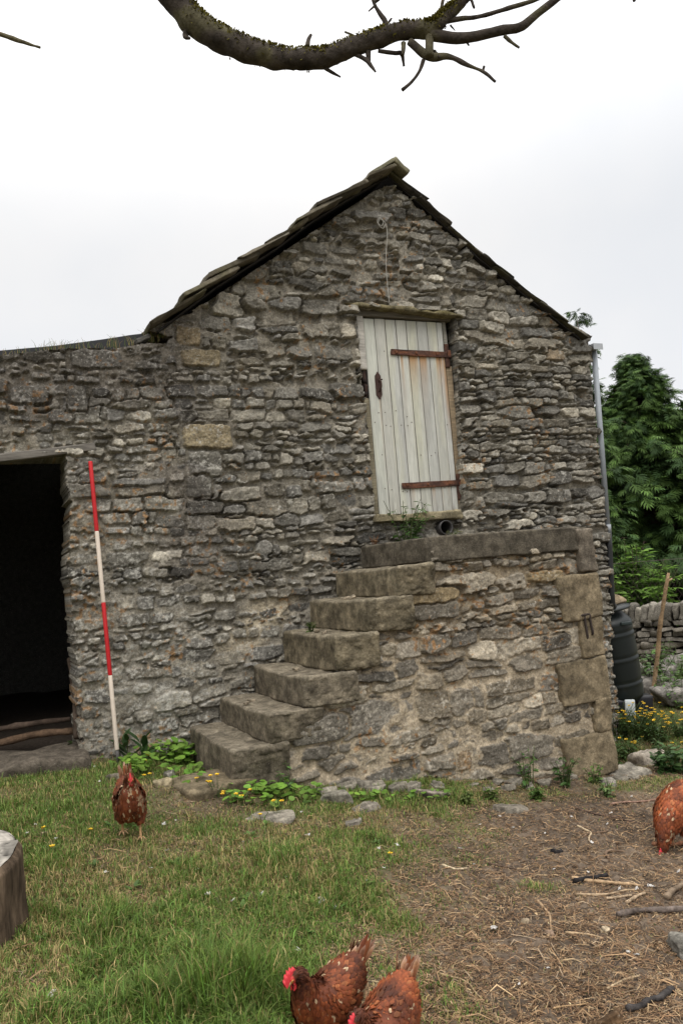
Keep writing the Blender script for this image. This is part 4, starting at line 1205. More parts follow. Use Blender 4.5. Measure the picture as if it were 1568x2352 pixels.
con(1520, 1010, 18.0, 2.0, 420, 6, 'dark conifer filling the gap behind the front two', size=.4)
con(1690, 900, 17.0, 2.2, 420, 7, 'conifer just beyond the right edge of the picture', size=.4)
con(1322, 712, 12.0, .5, 90, 8, 'conifer behind the barn with only its branch tips above the eave', size=.24)

b = at_depth(1452, 1420, 11.3)
rg = np.random.default_rng(12)
e = empty('elder_bush', b, 'bright green elder bush in front of the dark conifers', 'bush')
st = MB(); lf = MB()
Hb = htop(1445, 1235, 11.3) - b[2]
for i in range(46):
    a = rg.uniform(0, 2 * np.pi); r = rg.uniform(.05, .72) ; hh = Hb * rg.uniform(.45, 1.02) * (1 - .25 * (r / .62) ** 2)
    pth = catmull([[.1 * np.cos(a), .1 * np.sin(a), 0], [.6 * r * np.cos(a), .6 * r * np.sin(a), hh * .6], [r * np.cos(a), r * np.sin(a), hh]], 10)
    st.add(*tube(pth, np.linspace(.012, .004, 10), 5, caps=False), (.09, .085, .05))
    m_ = 16
    tt = rg.uniform(.4, 1, m_) * 8.99; k = tt.astype(int)
    p = pth[k] + rg.normal(0, .03, (m_, 3))
    an2 = rg.uniform(0, 2 * np.pi, m_)
    fw = np.stack([np.cos(an2), np.sin(an2), rg.uniform(-.1, .5, m_)], 1)
    tone = rg.lognormal(0, .15)
    for j in range(m_):          # pinnate leaf: five leaflets
        s_ = np.array([-fw[j, 1], fw[j, 0], 0])
        pos = np.array([p[j] + fw[j] * q for q in (.05, .05, .10, .10, .13)])
        fws = np.array([fw[j] * .5 + s_, fw[j] * .5 - s_, fw[j] * .7 + s_ * .8, fw[j] * .7 - s_ * .8, fw[j]]) + [0, 0, -.15]
        s = .125 * rg.uniform(.75, 1.2) * np.array([.8, .8, 1, 1, 1.1])
        c = np.array([.17, .30, .055]) * tone * rg.lognormal(0, .15) * np.ones((5, 1))
        leaves(lf, pos, fws, np.tile([0, 0, 1.0], (5, 1)) + rg.normal(0, .2, (5, 3)), np.stack([s * .75, s, s], 1), c)
st.build('stem', M_BARK, e); lf.build('foliage', M_LEAF, e)

# ------------------------------------------------------------------ drystone wall and rubble behind
rg = np.random.default_rng(31)
wa = at_depth(1395, 1500, 10.4); wb = at_depth(1700, 1500, 9.6)
dw = empty('drystone_wall', (wa + wb) / 2, 'low grey drystone wall with upright coping stones below the conifers', 'wall')
o = np.array((wa + wb) / 2); dv = wb - wa; Lw = np.hypot(dv[0], dv[1]); ang_w = math.atan2(dv[1], dv[0])
top_w = htop(1500, 1432, 10.0) - o[2]
body = MB(); cop = MB()
z = -.15
n = 0
while z < top_w:
    hh = rg.uniform(.045, .095); x = -Lw / 2
    while x < Lw / 2:
        wd = rg.uniform(.09, .27)
        v, f, nz = rbox((wd / 2 - .004, .2 + rg.uniform(-.03, .03), hh / 2 - .002), .02, 5, .02, 7, 400 + n, .15); n += 1
        c = np.array([.15, .135, .112]) * rg.lognormal(0, .28) * (1 + .3 * nz)[:, None]
        body.add(rot(v, ang_w + rg.normal(0, .05), rg.normal(0, .05)) + np.array([math.cos(ang_w) * (x + wd / 2), math.sin(ang_w) * (x + wd / 2), z + hh / 2]), f, np.clip(c, .01, 1))
        x += wd
    z += hh
x = -Lw / 2
while x < Lw / 2:
    wd = rg.uniform(.06, .12); hh = rg.uniform(.15, .24)
    v, f, nz = rbox((wd / 2, .19, hh / 2), .03, 5, .022, 7, 700 + n, .12); n += 1
    c = np.array([.17, .155, .13]) * rg.lognormal(0, .25) * (1 + .3 * nz)[:, None]
    cop.add(rot(v, ang_w, rg.normal(.15, .08)) + np.array([math.cos(ang_w) * (x + wd / 2), math.sin(ang_w) * (x + wd / 2), z + hh / 2 - .03]), f, np.clip(c, .01, 1))
    x += wd * .95
body.build('wall_stones', M_WALL, dw); cop.build('coping', M_WALL, dw)
# wire netting on top of that wall
wf = empty('wire_netting', o + np.array([.1, .5, top_w]), 'rusty wire netting fence above the drystone wall', 'fence')
wm = MB()
u_ = np.array([math.cos(ang_w), math.sin(ang_w), 0])
for i in range(-22, 60):
    for sg in (1, -1):
        x0 = -Lw / 2 + i * .075; h_ = .75
        p0 = np.array([x0, 0.0]); p1 = np.array([x0 + sg * h_ * .6, h_])
        if max(p0[0], p1[0]) < -Lw / 2 or min(p0[0], p1[0]) > Lw / 2: continue
        wm.add(*tube([u_ * p0[0], u_ * p1[0] + [0, 0, p1[1]]], .0016, 3, caps=False), (.12, .10, .09))
wm.add(*tube([u_ * -Lw / 2 + [0, 0, .75], u_ * Lw / 2 + [0, 0, .75]], .003, 4), (.12, .1, .09))
wm.build('netting', M_WIRE, wf)
po = MB()
for x in (-Lw / 2, Lw / 2):
    po.add(*tube([u_ * x + [0, 0, -top_w - .1], u_ * x + [0, 0, .85]], .03, 7, 6, .006, 8, 3), (.11, .09, .07))
po.build('post', M_BARK, wf)

def stone(px, py, size, seed, label, colr=(.24, .215, .18), name='stone', cat='stone', group=None, lift=.35, p=None, r=.35, amp=.25, tilt=.15, n=9):
    rg = np.random.default_rng(seed)
    p = place(px, py) if p is None else np.array(p)
    hs = np.array(size) / 2
    v, f, nz = rbox(hs, hs.min() * r, n, hs.min() * amp, 1.7 / hs.mean(), seed, .2)
    v = rot(v, rg.uniform(-.7, .7), rg.normal(0, tilt), rg.normal(0, tilt))
    f2 = fbm3(v * 40 + seed, 3, 2)
    c = np.array(colr) * (1 + .25 * nz + .22 * f2)[:, None]
    o = MB().add(v, f, np.clip(c, .01, 1)).build(name, M_BLOCK, None)
    o.location = (p[0], p[1], p[2] + hs[2] * lift)
    return tag(o, label, cat, group)
rub = [(1520, 1548, 9.0, (.34, .28, .2), 'pale lump in the tumbled pile below the drystone wall'), (1450, 1540, 9.2, (.3, .25, .18), 'grey stone of the tumbled pile nearest the barrel'),
       (1545, 1585, 8.6, (.42, .3, .16), 'flat slab in the tumbled pile at the right edge'), (1500, 1590, 8.7, (.34, .28, .24), 'large grey boulder at the front of the tumbled pile'),
       (1562, 1530, 9.2, (.36, .3, .24), 'topmost rock of the tumbled pile at the right edge'), (1475, 1575, 8.9, (.24, .2, .16), 'small dark stone between the barrel and the grey boulder'),
       (1555, 1620, 8.3, (.4, .3, .2), 'low rock at the foot of the tumbled pile')]
for i, (px, py, d, sz, lab) in enumerate(rub):
    p = atD(np.array(float(px)), np.array(float(py)), d)
    gzv = gz(p[0], p[1])
    sz = (sz[0], sz[1], max(sz[2], min(p[2] - gzv + sz[2] * .5, .45)))
    stone(0, 0, sz, 500 + i, lab, (.20, .185, .165), 'tumbled_stone', 'stone', 'tumbled stones below the drystone wall', .9, (p[0], p[1], gzv))
for i, (px, py, d, hh, ns, lab) in enumerate([(1500, 1540, 8.8, .42, 16, 'nettle clump growing around the foot of the leaning stake'), (1552, 1530, 8.9, .45, 16, 'nettle clump at the right edge in front of the drystone wall'),
                                            (1530, 1570, 8.5, .3, 12, 'leafy weed clump among the tumbled stones'), (1560, 1590, 8.2, .26, 10, 'low weed clump at the right of the tumbled stones'), (1408, 1480, 9.4, .2, 5, 'green weeds behind the barrel')]):
    p = at_depth(px, py, d)
    weed('nettle_plant', p, hh + .1, ns, 130 + i, lab, leaf=.095, spread=.55, width=.5, per=14, col=(.095, .165, .045))
for i, (px, py, hh, ns, lab) in enumerate([(1555, 1775, .26, 14, 'broad leaved nettle clump above the pecking hen at the right edge'), (1425, 1610, .42, 5, 'tall weed in front of the barrel by the wall corner'), (1520, 1770, .16, 8, 'leafy weed over the pale rock at the right')]):
    weed('nettle_plant', spot(px, py), hh, ns, 150 + i, lab, leaf=.085, spread=.6, width=.62, per=12, col=(.06, .12, .035))

# leaning stake
sb = at_depth(1484, 1535, 8.6); stp = atD(np.array(1534.), np.array(1316.), 8.5)
sk = empty('wooden_stake', sb, 'crooked bare wooden stake leaning among nettles before the drystone wall', 'stake')
v, f = tube([[0, 0, -.1], (stp - sb) * .35 + [.015, 0, 0], (stp - sb) * .62 + [-.01, 0, 0], stp - sb], [.026, .023, .021, .018], 9, 20, .006, 14, 2)
nz = fbm3(v * 10, 3, 4)[:, None]
MB().add(v, f, np.clip(np.array([.32, .22, .13]) * (1 + .35 * nz), .03, 1)).build('shaft', M_BARK, sk)
MB().add(*tube([(stp - sb) * .93, (stp - sb) * .95 + cr * .05 + [0, 0, .01]], [.012, .007], 6), (.38, .27, .17)).build('side_stub', M_BARK, sk)

# ------------------------------------------------------------------ water barrel
bd = 7.9
bp0 = atD(np.array(1424.), np.array(1608.), bd); bp1 = atD(np.array(1388.), np.array(1402.), bd)
wbz = empty('water_barrel', bp0, 'dark green plastic water barrel leaning beside the right corner of the barn', 'water barrel')
axb = bp1 - bp0; Lb = np.linalg.norm(axb)
ts = np.linspace(0, 1, 60)
rr = .222 * (1 - .42 * sstep(ts, .86, 1.0) * .8) * (1 - .18 * (1 - sstep(ts, 0, .07))) * (1 + .04 * np.sin(ts * np.pi))
for bnd in (.2, .47, .74):
    rr = rr + .006 * np.exp(-((ts - bnd) / .010) ** 2) - .007 * np.exp(-((ts - bnd - .03) / .012) ** 2)
v, f = tube(ts[:, None] * axb, rr, 40)
MB().add(v, f, (.006, .010, .010)).build('barrel_body', M_PLASTIC, wbz)
up_ = axb / Lb
v, f = tube([axb * 1.0, axb * 1.0 + up_ * .012, axb + up_ * .03, axb + up_ * .045], [.19, .235, .235, .16], 36)
MB().add(v, f, (.014, .018, .018)).build('lid', M_PLASTIC, wbz)
gh = atD(np.array(1437.), np.array(1432.), bd - .22) - bp0
v, f, _ = rbox((.05, .012, .018), .008, 5, 0)
fw = np.array([cf[0], cf[1], 0]); az = math.atan2(-cr[0] * 0 + 0, 1)
MB().add(rot(v, -YAW) + gh, f, (.02, .03, .03)).build('handle', M_PLASTIC, wbz)
gb = gz(bp0[0], bp0[1]) - bp0[2]
sdm = MB()
for dx, dy in ((-.14, -.1), (.17, -.1), (.17, .14), (-.14, .14)):
    v, f, _ = rbox((.075, .07, max(-gb, .2) / 2 + .05), .01, 6, .003, 9, 3)
    lg = MB().add(rot(v, -YAW, .05) + np.array([dx, dy, gb / 2 - .01]), f, (.010, .010, .013)).build('stand_leg', M_PLASTIC, wbz)
tp_ = bp1 + up_ * .05
st_o = stone(0, 0, (.24, .2, .09), 77, 'brown stone weighing down the lid of the water barrel', (.20, .155, .10), 'lid_stone', 'stone', None, .9, tp_ + cr * .06, tilt=.2)
wpn = atD(np.array(1446.), np.array(1640.), 7.55)
v, f, _ = rbox((.045, .012, .13), .004, 5, .002, 9, 4)
o = MB().add(rot(v, -YAW, .06), f, (.50, .54, .55)).build('white_panel', M_PAINT, None); o.location = tuple(wpn)
tag(o, 'small white panel standing in front of the barrel stand', 'panel')
v, f, _ = rbox((.04, .05, .02), .004, 5, .002, 9, 4)
o = MB().add(rot(v, -YAW + .3, .1), f, (.42, .48, .52)).build('pale_scrap', M_PAINT, None); p = at_depth(1490, 1640, 7.6); o.location = (p[0], p[1], gz(p[0], p[1]) + .02)
tag(o, 'pale scrap lying at the foot of the barrel stand', 'scrap')

# ------------------------------------------------------------------ hens
def hen(base, heading, path, seed, label, tail=(.75, .17), tone=1.0, white=.05, leg_pose=((.0, 0), (.0, 0)), scale=1.0, eye_dir=None, head_turn=0.0):
    """path: (x, z, half width, half height) from rump to beak root; x runs forward"""
    rg = np.random.default_rng(seed)
    e = empty('hen', base, label, 'hen', 'brown hens in the yard', heading)
    e.scale = (scale,) * 3
    pr = catmull(np.array(path, float), 64)
    px_, pz_, rw, rh = pr[:, 0], pr[:, 1], np.maximum(pr[:, 2] * .9, .004), np.maximum(pr[:, 3], .004)
    # sideways turn of the head end
    tl = np.linspace(0, 1, 64); py_ = head_turn * sstep(tl, .6, 1.0)
    C = np.stack([px_, py_, pz_], 1)
    T = np.gradient(C, axis=0); T /= np.linalg.norm(T, axis=1, keepdims=True)
    Sd = np.cross(np.array([0, 0, 1.0]), T)
    Sd = np.tile([0, 1.0, 0], (64, 1)) - T * (T[:, 1:2]); Sd /= np.linalg.norm(Sd, axis=1, keepdims=True)
    Up = np.cross(T, Sd)
    ns = 36
    a = np.linspace(0, 2 * np.pi, ns, endpoint=False)
    ca, sa = np.cos(a), np.sin(a)
    wing = np.exp(-((tl[:, None] - .36) / .17) ** 2) * np.exp(-((np.abs(np.arctan2(sa, np.abs(ca)))[None] - .25) / .55) ** 2) * .013
    rad_ = Sd[:, None] * (ca[None, :, None] * (rw[:, None, None])) + Up[:, None] * (sa[None, :, None] * rh[:, None, None])
    nrm = Sd[:, None] * (ca[None, :, None] / rw[:, None, None]) + Up[:, None] * (sa[None, :, None] / rh[:, None, None])
    nrm /= np.linalg.norm(nrm, axis=2, keepdims=True)
    P = C[:, None] + rad_ + nrm * wing[..., None]
    v = P.reshape(-1, 3)
    nz = fbm3(v * 22 + seed, 3, 2)
    v = v + nrm.reshape(-1, 3) * (.004 * nz)[:, None]
    I, J = np.meshgrid(np.arange(63), np.arange(ns), indexing='ij'); I = I.ravel(); J = J.ravel(); K = (J + 1) % ns
    f = np.stack([I * ns + J, I * ns + K, (I + 1) * ns + K, (I + 1) * ns + J], 1)
    hd = .90
    chest = np.array([.12, .03, .010]) * tone
    cols = chest * (1 + .35 * nz)[:, None]
    tt = np.repeat(tl, ns)
    face = sstep(tt, hd, hd + .03)[:, None] * (np.abs(np.tile(ca, 64)) > .35)[:, None]
    cols = cols * (1 - face) + np.array([.50, .045, .04]) * face
    body = MB()
    capv = np.concatenate([v, [C[0], C[-1]]])
    j = np.arange(ns); k = (j + 1) % ns
    caps = np.concatenate([np.stack([np.full(ns, 64 * ns), k, j], 1), np.stack([np.full(ns, 64 * ns + 1), 63 * ns + j, 63 * ns + k], 1)])
    body.add(capv, [f, caps], np.clip(np.concatenate([cols, [chest, chest]]), .004, 1))
    # overlapping feathers, pointing backwards
    nf = 7000
    dPi = np.gradient(P, axis=0); dPj = np.roll(P, -1, 1) - P
    wgt = np.linalg.norm(dPi, axis=2) * np.linalg.norm(dPj, axis=2)
    wgt[:1] = 0; wgt[int((hd + .01) * 63):] = 0
    wgt[int(.66 * 63):] *= 2.2
    sel = rg.choice(64 * ns, nf, p=(wgt / wgt.sum()).ravel()); ii, jj = sel // ns, sel % ns; ti = ii / 63
    pos = P[ii, jj] + rg.normal(0, .004, (nf, 3)); Ts = dPi[ii, jj] / np.maximum(np.linalg.norm(dPi[ii, jj], axis=1, keepdims=True), 1e-9)
    fw = -Ts + rg.normal(0, .16, (nf, 3)) + np.array([0, 0, -.25]) * (np.abs(ca[jj])[:, None]); nn = nrm[ii, jj]
    fw = fw - nn * np.sum(fw * nn, 1, keepdims=True) + nn * rg.uniform(.03, .15, nf)[:, None]
    neck = sstep(ti, .62, .82)
    s = (.030 * (1 - neck) + .022 * neck) * rg.uniform(.75, 1.25, nf)
    base_c = np.stack([np.array(q) for q in ([.175, .042, .012], [.125, .029, .009], [.23, .064, .018], [.085, .021, .008], [.30, .115, .04])])
    ci = rg.choice(5, nf, p=[.34, .26, .2, .13, .07])
    c = base_c[ci] * .45 + .55 * np.array([.165, .040, .012])
    c = c * tone * rg.lognormal(0, .10, nf)[:, None] * np.clip(1 + .75 * fbm3(P[ii, jj] * 15 + seed, 3, 5), .4, 1.9)[:, None]
    c = c * (1 - .30 * neck[:, None]) 
    pw = white * (1 + 2.0 * (jj > ns * .6) * (ti < .6))
    patch = fbm3(P[ii, jj] * 17 + seed * 7, 2, 3) > .25
    wt = rg.random(nf) < pw * (.10 + .9 * patch)
    c[wt] = np.array([.42, .30, .18]) * rg.uniform(.6, 1.15, (wt.sum(), 1))
    tc_ = np.array([[.85] * 3, [.95] * 3, [.95] * 3, [1.08] * 3, [1.08] * 3, [.85] * 3, [1.0] * 3, [1.25, 1.3, 1.3]])
    body.add(*scatter(FEA_V, FEA_F, pos, frames(fw, nn), np.stack([s * (.62 - .25 * neck), s * 1.1, s * .5], 1), np.clip(c, .004, .9), tc_))
    # wing flights
    for sg in (1, -1):
        for q in range(9):
            i0 = int(30 - q * 1.2); aj = .05 + .03 * q
            w_ = C[i0] + Sd[i0] * sg * (rw[i0] * np.cos(aj) + .014) + Up[i0] * (rh[i0] * np.sin(aj - .25) + .01 * q * .3)
            d_ = -T[i0] + Up[i0] * (-.12 + .03 * q) - Sd[i0] * sg * .12
            wc = np.array([.20, .055, .017]) * tone if rg.random() > white * 3 else np.array([.52, .44, .34])
            body.add(*scatter(FEA_V, FEA_F, w_[None], frames(d_[None], (Sd[i0] * sg)[None]), np.array([[.04, .13, .05]]), wc[None] * rg.uniform(.8, 1.2), tc_))
    # tail fan
    td = np.array([-math.cos(tail[0]), 0, math.sin(tail[0])])
    for q in range(60):
        sp = rg.uniform(-1, 1); lay = rg.uniform(0, 1)
        d_ = td + np.array([0, sp * .17, 0]) + np.array([td[2], 0, -td[0]]) * rg.normal(0, .12)
        w_ = C[2] + np.array([0, sp * .03, 0]) + Up[2] * .02 * (lay - .3)
        nrm_ = np.array([td[2] * .35, np.sign(sp) * 1.0 if abs(sp) > .1 else .3, .3])
        L_ = tail[1] * rg.uniform(.45, 1.05)
        wc = (np.array([.20, .058, .018]) if q % 3 else np.array([.13, .032, .010])) * tone
        tcw = tc_.copy()
        if rg.random() < .7: tcw[3:5] = [1.9, 3.8, 7.0]; tcw[7] = [2.6, 6.0, 14.0]; tcw[6] = [1.5, 2.4, 3.6]
        body.add(*scatter(FEA_V, FEA_F, w_[None], frames(d_[None], nrm_[None]), np.array([[.032, L_, .05]]), wc[None] * rg.uniform(.85, 1.2), tcw))
    # thigh feathering
    hip = []
    for sg, (fx, fl) in zip((1, -1), leg_pose):
        im = int(np.argmin(np.abs(px_[:40] - .0)))
        top_ = np.array([.005 + .25 * fx, sg * .05, pz_[im] - rh[im] * .55]); kn = np.array([.03 + .6 * fx, sg * .052, .115 + fl * .6])
        vv, ff = tube([top_, (top_ + kn) / 2, kn], [.055, .042, .014], 14, 14, .004, 30, seed)
        body.add(vv, ff, chest * .9)
        hip.append((top_, kn, sg, fx, fl))
        m_ = 120
        tq = rg.uniform(0, 1, m_); aq = rg.uniform(0, 2 * np.pi, m_)
        pp_ = top_ + (kn - top_) * tq[:, None]; rr_ = .055 * (1 - tq) + .018 * tq
        nq = np.stack([np.cos(aq), np.sin(aq), 0 * aq], 1)
        body.add(*scatter(FEA_V, FEA_F, pp_ + nq * rr_[:, None] * .95, frames(np.tile([-.15, 0, -1.0], (m_, 1)) + nq * .15, nq), np.full(m_, .03) * rg.uniform(.7, 1.2, m_), np.clip(base_c[rg.integers(0, 4, m_)] * tone * .95, .004, 1), tc_))
    bo = body.build('body', M_FEATHER, e, smooth=True)
    for top_, kn, sg, fx, fl in hip:
        lg = MB()
        ft = np.array([.012 + fx, sg * .05, .012 + fl])
        lg.add(*tube([kn + [0, 0, .02], kn * .5 + ft * .5 + [-.008, 0, 0], ft], [.0095, .0075, .0085], 8, 10), (.42, .25, .12))
        for ta, tl_ in ((0, .062), (.62, .052), (-.62, .052), (math.pi, .026)):
            d_ = np.array([math.cos(ta), math.sin(ta), 0])
            lg.add(*tube([ft, ft + d_ * tl_ * .5 + [0, 0, .004], ft + d_ * tl_ - [0, 0, .010]], [.0068, .0058, .0022], 6, 8), (.40, .25, .13))
        lg.build('leg', M_HORN, e)
    # head furniture
    hi = int(.935 * 63)
    H = C[hi]; fwd = T[hi]; up = Up[hi]; sd = Sd[hi]; hw = rw[hi]; hh = rh[hi]
    bz = C[-1]
    vv, ff = tube([bz - T[-1] * .012, bz + T[-1] * .010, bz + T[-1] * .026 - Up[-1] * .006], [.0105, .0085, .0015], 10, 8, flat=.85)
    MB().add(vv, ff, (.36, .22, .10)).build('beak', M_HORN, e)
    # comb: serrated fleshy blade
    n_ = 44
    u = np.linspace(-.030, .046, n_)
    hgt = .036 * np.sin(np.clip((u + .034) / .084, 0, 1) * np.pi) ** .55 * (.66 + .34 * np.abs(np.sin((u + .03) * 185))) + .002
    outl = H[None] + fwd[None] * u[:, None] + up[None] * (hh * .82 + hgt)[:, None]
    base_ = H[None] + fwd[None] * u[:, None] * .9 + up[None] * (hh * .45 - .3 * np.clip(u, 0, 1))[:, None]
    midl = outl * .5 + base_ * .5
    vv = np.concatenate([base_ + sd * .0065, midl + sd * .005, outl, midl - sd * .005, base_ - sd * .0065])
    i = np.arange(n_ - 1)
    ff = np.concatenate([np.stack([k * n_ + i, k * n_ + i + 1, (k + 1) * n_ + i + 1, (k + 1) * n_ + i], 1) for k in range(4)])
    MB().add(vv, ff, (.56, .035, .045)).build('comb', M_COMB, e)
    for sg in (1, -1):
        vv, ff, nz = rbox((.010, .0045, .016), .0045, 6, .001, 40, seed)
        vv = vv * (1 - .25 * (vv[:, 2:3] > 0))
        w_ = C[60] - Up[60] * (rh[60] + .010) + Sd[60] * sg * .007
        vv = vv[:, 0:1] * fwd + vv[:, 1:2] * sd + vv[:, 2:3] * np.array([0, 0, 1.0])
        MB().add(vv + w_, ff, (.52, .035, .04)).build('wattle', M_COMB, e)
        vv, ff, nz = rbox((.006, .0035, .0055), .0034, 5, 0)
        ep_ = H + fwd * .010 + sd * sg * (hw * .93) + up * hh * .22
        vv = vv[:, 0:1] * fwd + vv[:, 1:2] * sd + vv[:, 2:3] * up
        eo = MB().add(vv + ep_, ff, (.36, .14, .03)).build('eye', M_EYE, e)
        MB().add(vv * .55 + ep_ + sd * sg * .0022, ff, (.01, .008, .006)).build('pupil', M_EYE, eo)
    return e
STAND = [(-.185, .300, .020, .025), (-.150, .285, .060, .060), (-.08, .255, .088, .092), (0, .235, .098, .105), (.075, .245, .090, .098), (.125, .290, .066, .070), (.150, .345, .044, .047), (.165, .388, .031, .034), (.186, .408, .026, .028), (.208, .408, .018, .019), (.222, .402, .010, .011)]
PECK = [(-.185, .330, .020, .025), (-.150, .318, .062, .062), (-.08, .290, .092, .095), (0, .255, .104, .108), (.075, .215, .098, .102), (.135, .165, .072, .076), (.170, .115, .048, .050), (.188, .078, .033, .035), (.198, .055, .027, .028), (.205, .036, .018, .019), (.209, .025, .010, .011)]
LOW = [(-.185, .310, .020, .025), (-.150, .295, .062, .062), (-.08, .262, .092, .095), (0, .238, .102, .106), (.080, .235, .094, .098), (.140, .260, .064, .068), (.185, .298, .044, .046), (.208, .358, .032, .034), (.228, .378, .027, .028), (.248, .372, .018, .019), (.260, .364, .010, .011)]
def face_cam(p, off=0.0):
    return math.atan2(CAM[1] - p[1], CAM[0] - p[0]) + off
hp = place(303, 1925)
UPR = [(-.150, .330, .020, .025), (-.125, .310, .058, .055), (-.07, .270, .086, .086), (-.01, .232, .098, .105), (.045, .235, .092, .108), (.078, .300, .064, .072), (.085, .352, .046, .048), (.096, .388, .034, .036), (.114, .404, .028, .028), (.134, .400, .018, .019), (.147, .392, .010, .011)]
hen(hp, face_cam(hp, .10), UPR, 1, 'brown hen walking towards the camera on the turf left of the steps', (1.15, .13), .85, .26, ((.05, 0), (-.05, .03)), .76)
def gp(x, y): return np.array([x, y, float(gz(x, y))])
hen(gp(.90, -3.60), RAD(-150), STAND, 2, 'brown hen with upright red comb at the bottom edge, head raised', (.72, .135), .80, .06, ((.02, 0), (-.02, 0)), .74)
hen(gp(1.0, -3.775), RAD(-140), LOW, 3, 'brown hen in the foreground with its head lowered beside the raised one', (.72, .13), .86, .08, ((.02, 0), (-.02, 0)), .77)
def on_ground(px, py_ground):
    return place(px, py_ground)
h3 = on_ground(1560, 1950)
hen(h3, face_cam(h3, -.5), PECK, 4, 'chestnut hen pecking at the brown litter at the right edge', (.6, .10), 1.25, .12, ((.0, 0), (-.03, 0)), .88)
h4 = on_ground(1730, 1925)
hen(h4, face_cam(h4, .9), PECK, 5, 'hen mostly cut off by the right edge behind the pecking hen', (.6, .12), 1.15, .07, scale=.9)

# ------------------------------------------------------------------ bare branch overhead
trunk_base = CAM + cf * 2.0 - cr * 2.3
tb = np.array([trunk_base[0], trunk_base[1], gz(trunk_base[0], trunk_base[1], False)])
tree = empty('bare_tree', tb, 'bare mossy tree whose lichened branch hangs across the sky', 'tree')
BD = 2.45
B = lambda x, y, d=BD: atD(np.array(float(x)), np.array(float(y)), d) - tb
top_ = B(-250, -620, 2.3)
v, f = tube([[0, 0, -.15], [.05, 0, 1.2], [-.02, .05, 2.2], top_ * [.35, .35, 1] + [0, 0, .25]], [.2, .16, .14, .10], 16, 30, .02, 5, 3)
MB().add(v, f, (.10, .085, .065)).build('trunk', M_BARK, tree)
pxr = lambda w_, d=BD: w_ * d / FPX
path = [[0, 0, 2.5]] + [B(*q) for q in ((60, -330), (300, -110), (400, -5), (450, 55), (540, 105), (640, 133), (740, 133), (830, 100), (925, 72), (990, 65), (1020, 40), (1050, 12), (1085, -25), (1150, -90))]
rads = [.10, pxr(46), pxr(34), pxr(31), pxr(31), pxr(28), pxr(25), pxr(22), pxr(21), pxr(19), pxr(18), pxr(15), pxr(14), pxr(12), pxr(9)]
def bark(name, path, rads, n, par, s, amp=.004, seg=12, colr=(.055, .046, .038)):
    v, f = tube(path, rads, seg, n, amp, 26, s)
    nz = fbm3(v * 9 + s, 3, 4)[:, None]; n2 = fbm3(v * 34 + s, 2, 2)[:, None]
    c = np.array(colr) * (1 + .4 * nz + .25 * n2)
    g = sstep(nz[:, 0] + .3 * n2[:, 0], .25, .7)[:, None]
    c = c * (1 - .5 * g) + np.array([.10, .095, .045]) * .5 * g
    return MB().add(v, f, np.clip(c, .012, 1)).build(name, M_BARK, par)
br = bark('branch', path, rads, 200, tree, 3, .0045, 26)
R2 = lambda a: [pxr(x) for x in a]
TW = [([(985, 78), (1060, 88), (1150, 70), (1195, 62), (1235, 30), (1300, -20)], [14, 12.5, 11, 11, 9, 8]),
      ([(1010, 52), (1060, 42), (1100, 38), (1170, 18), (1235, -3), (1290, -30)], [6, 5.5, 5, 4.5, 4, 3]),
      ([(940, 95), (985, 130), (1030, 130), (1075, 150), (1110, 165), (1137, 188)], [9, 10, 7, 5, 4.5, 3.5]),
      ([(972, 138), (962, 165), (945, 188), (923, 207)], [5, 4.5, 4, 4]),
      ([(735, 148), (755, 162), (782, 177)], [4.5, 3.5, 3]),
      ([(815, 125), (840, 137), (852, 152), (862, 165)], [5, 5, 4, 3]),
      ([(845, 118), (846, 140)], [7, 5]),
      ([(868, 117), (905, 122), (922, 124), (927, 152)], [4, 4.5, 5, 3]),
      ([(926, 100), (925, 126)], [6, 4]),
      ([(888, 78), (884, 50), (868, 25), (856, 0), (852, -30)], [7, 5.5, 4.5, 4, 4]),
      ([(884, 62), (899, 42)], [3, 2]), ([(862, 12), (846, 26)], [3, 2]), ([(858, 6), (874, -4)], [3, 2]),
      ([(829, 95), (812, 82), (792, 73)], [3.5, 3, 3]),
      ([(928, 62), (928, 42)], [3, 2.5]), ([(938, 60), (937, 48)], [2.5, 2]),
      ([(706, 108), (708, 92), (714, 80)], [7, 5, 3]), ([(428, 72), (426, 84), (436, 88)], [8, 7, 3]),
      ([(1008, 40), (1014, 12), (1022, -20)], [6, 5, 4]), ([(1034, 58), (1044, 70)], [3, 2]), ([(1082, 0), (1088, 18)], [3, 2]),
      ([(1157, 82), (1175, 98), (1192, 110)], [4, 3, 3]), ([(1070, 95), (1076, 104)], [3, 2]), ([(1000, 122), (1009, 132)], [4, 2]),
      ([(1108, 164), (1111, 152)], [2.5, 2]), ([(955, 112), (1000, 118)], [5, 4]),
      ([(985, 70), (985, 130)], [9, 10])]
for i, (pts, ww) in enumerate(TW):
    off = .0 if i % 3 == 0 else (.02 if i % 3 == 1 else -.02)
    bark('twig', [B(x, y, BD + off * (k / max(len(pts) - 1, 1))) for k, (x, y) in enumerate(pts)], R2(ww), max(8, 5 * len(pts)), tree, 10 + i, .0016, 8, (.06, .05, .042))
bark('twig', [[0, 0, 2.35]] + [B(x, y, 2.4) for x, y in ((-300, -60), (-120, 40), (0, 78), (40, 92), (70, 102), (93, 109))], [.03, .018] + R2([9, 6, 5, 4, 3]), 50, tree, 60, .002, 8, (.13, .115, .07))
bark('twig', [[0, 0, 2.5]] + [B(x, y, 2.4) for x, y in ((200, -420), (900, -330), (1300, -160), (1440, -30), (1456, 3))], [.035, .03, .02] + R2([9, 5, 3]), 60, tree, 61, .002, 8)
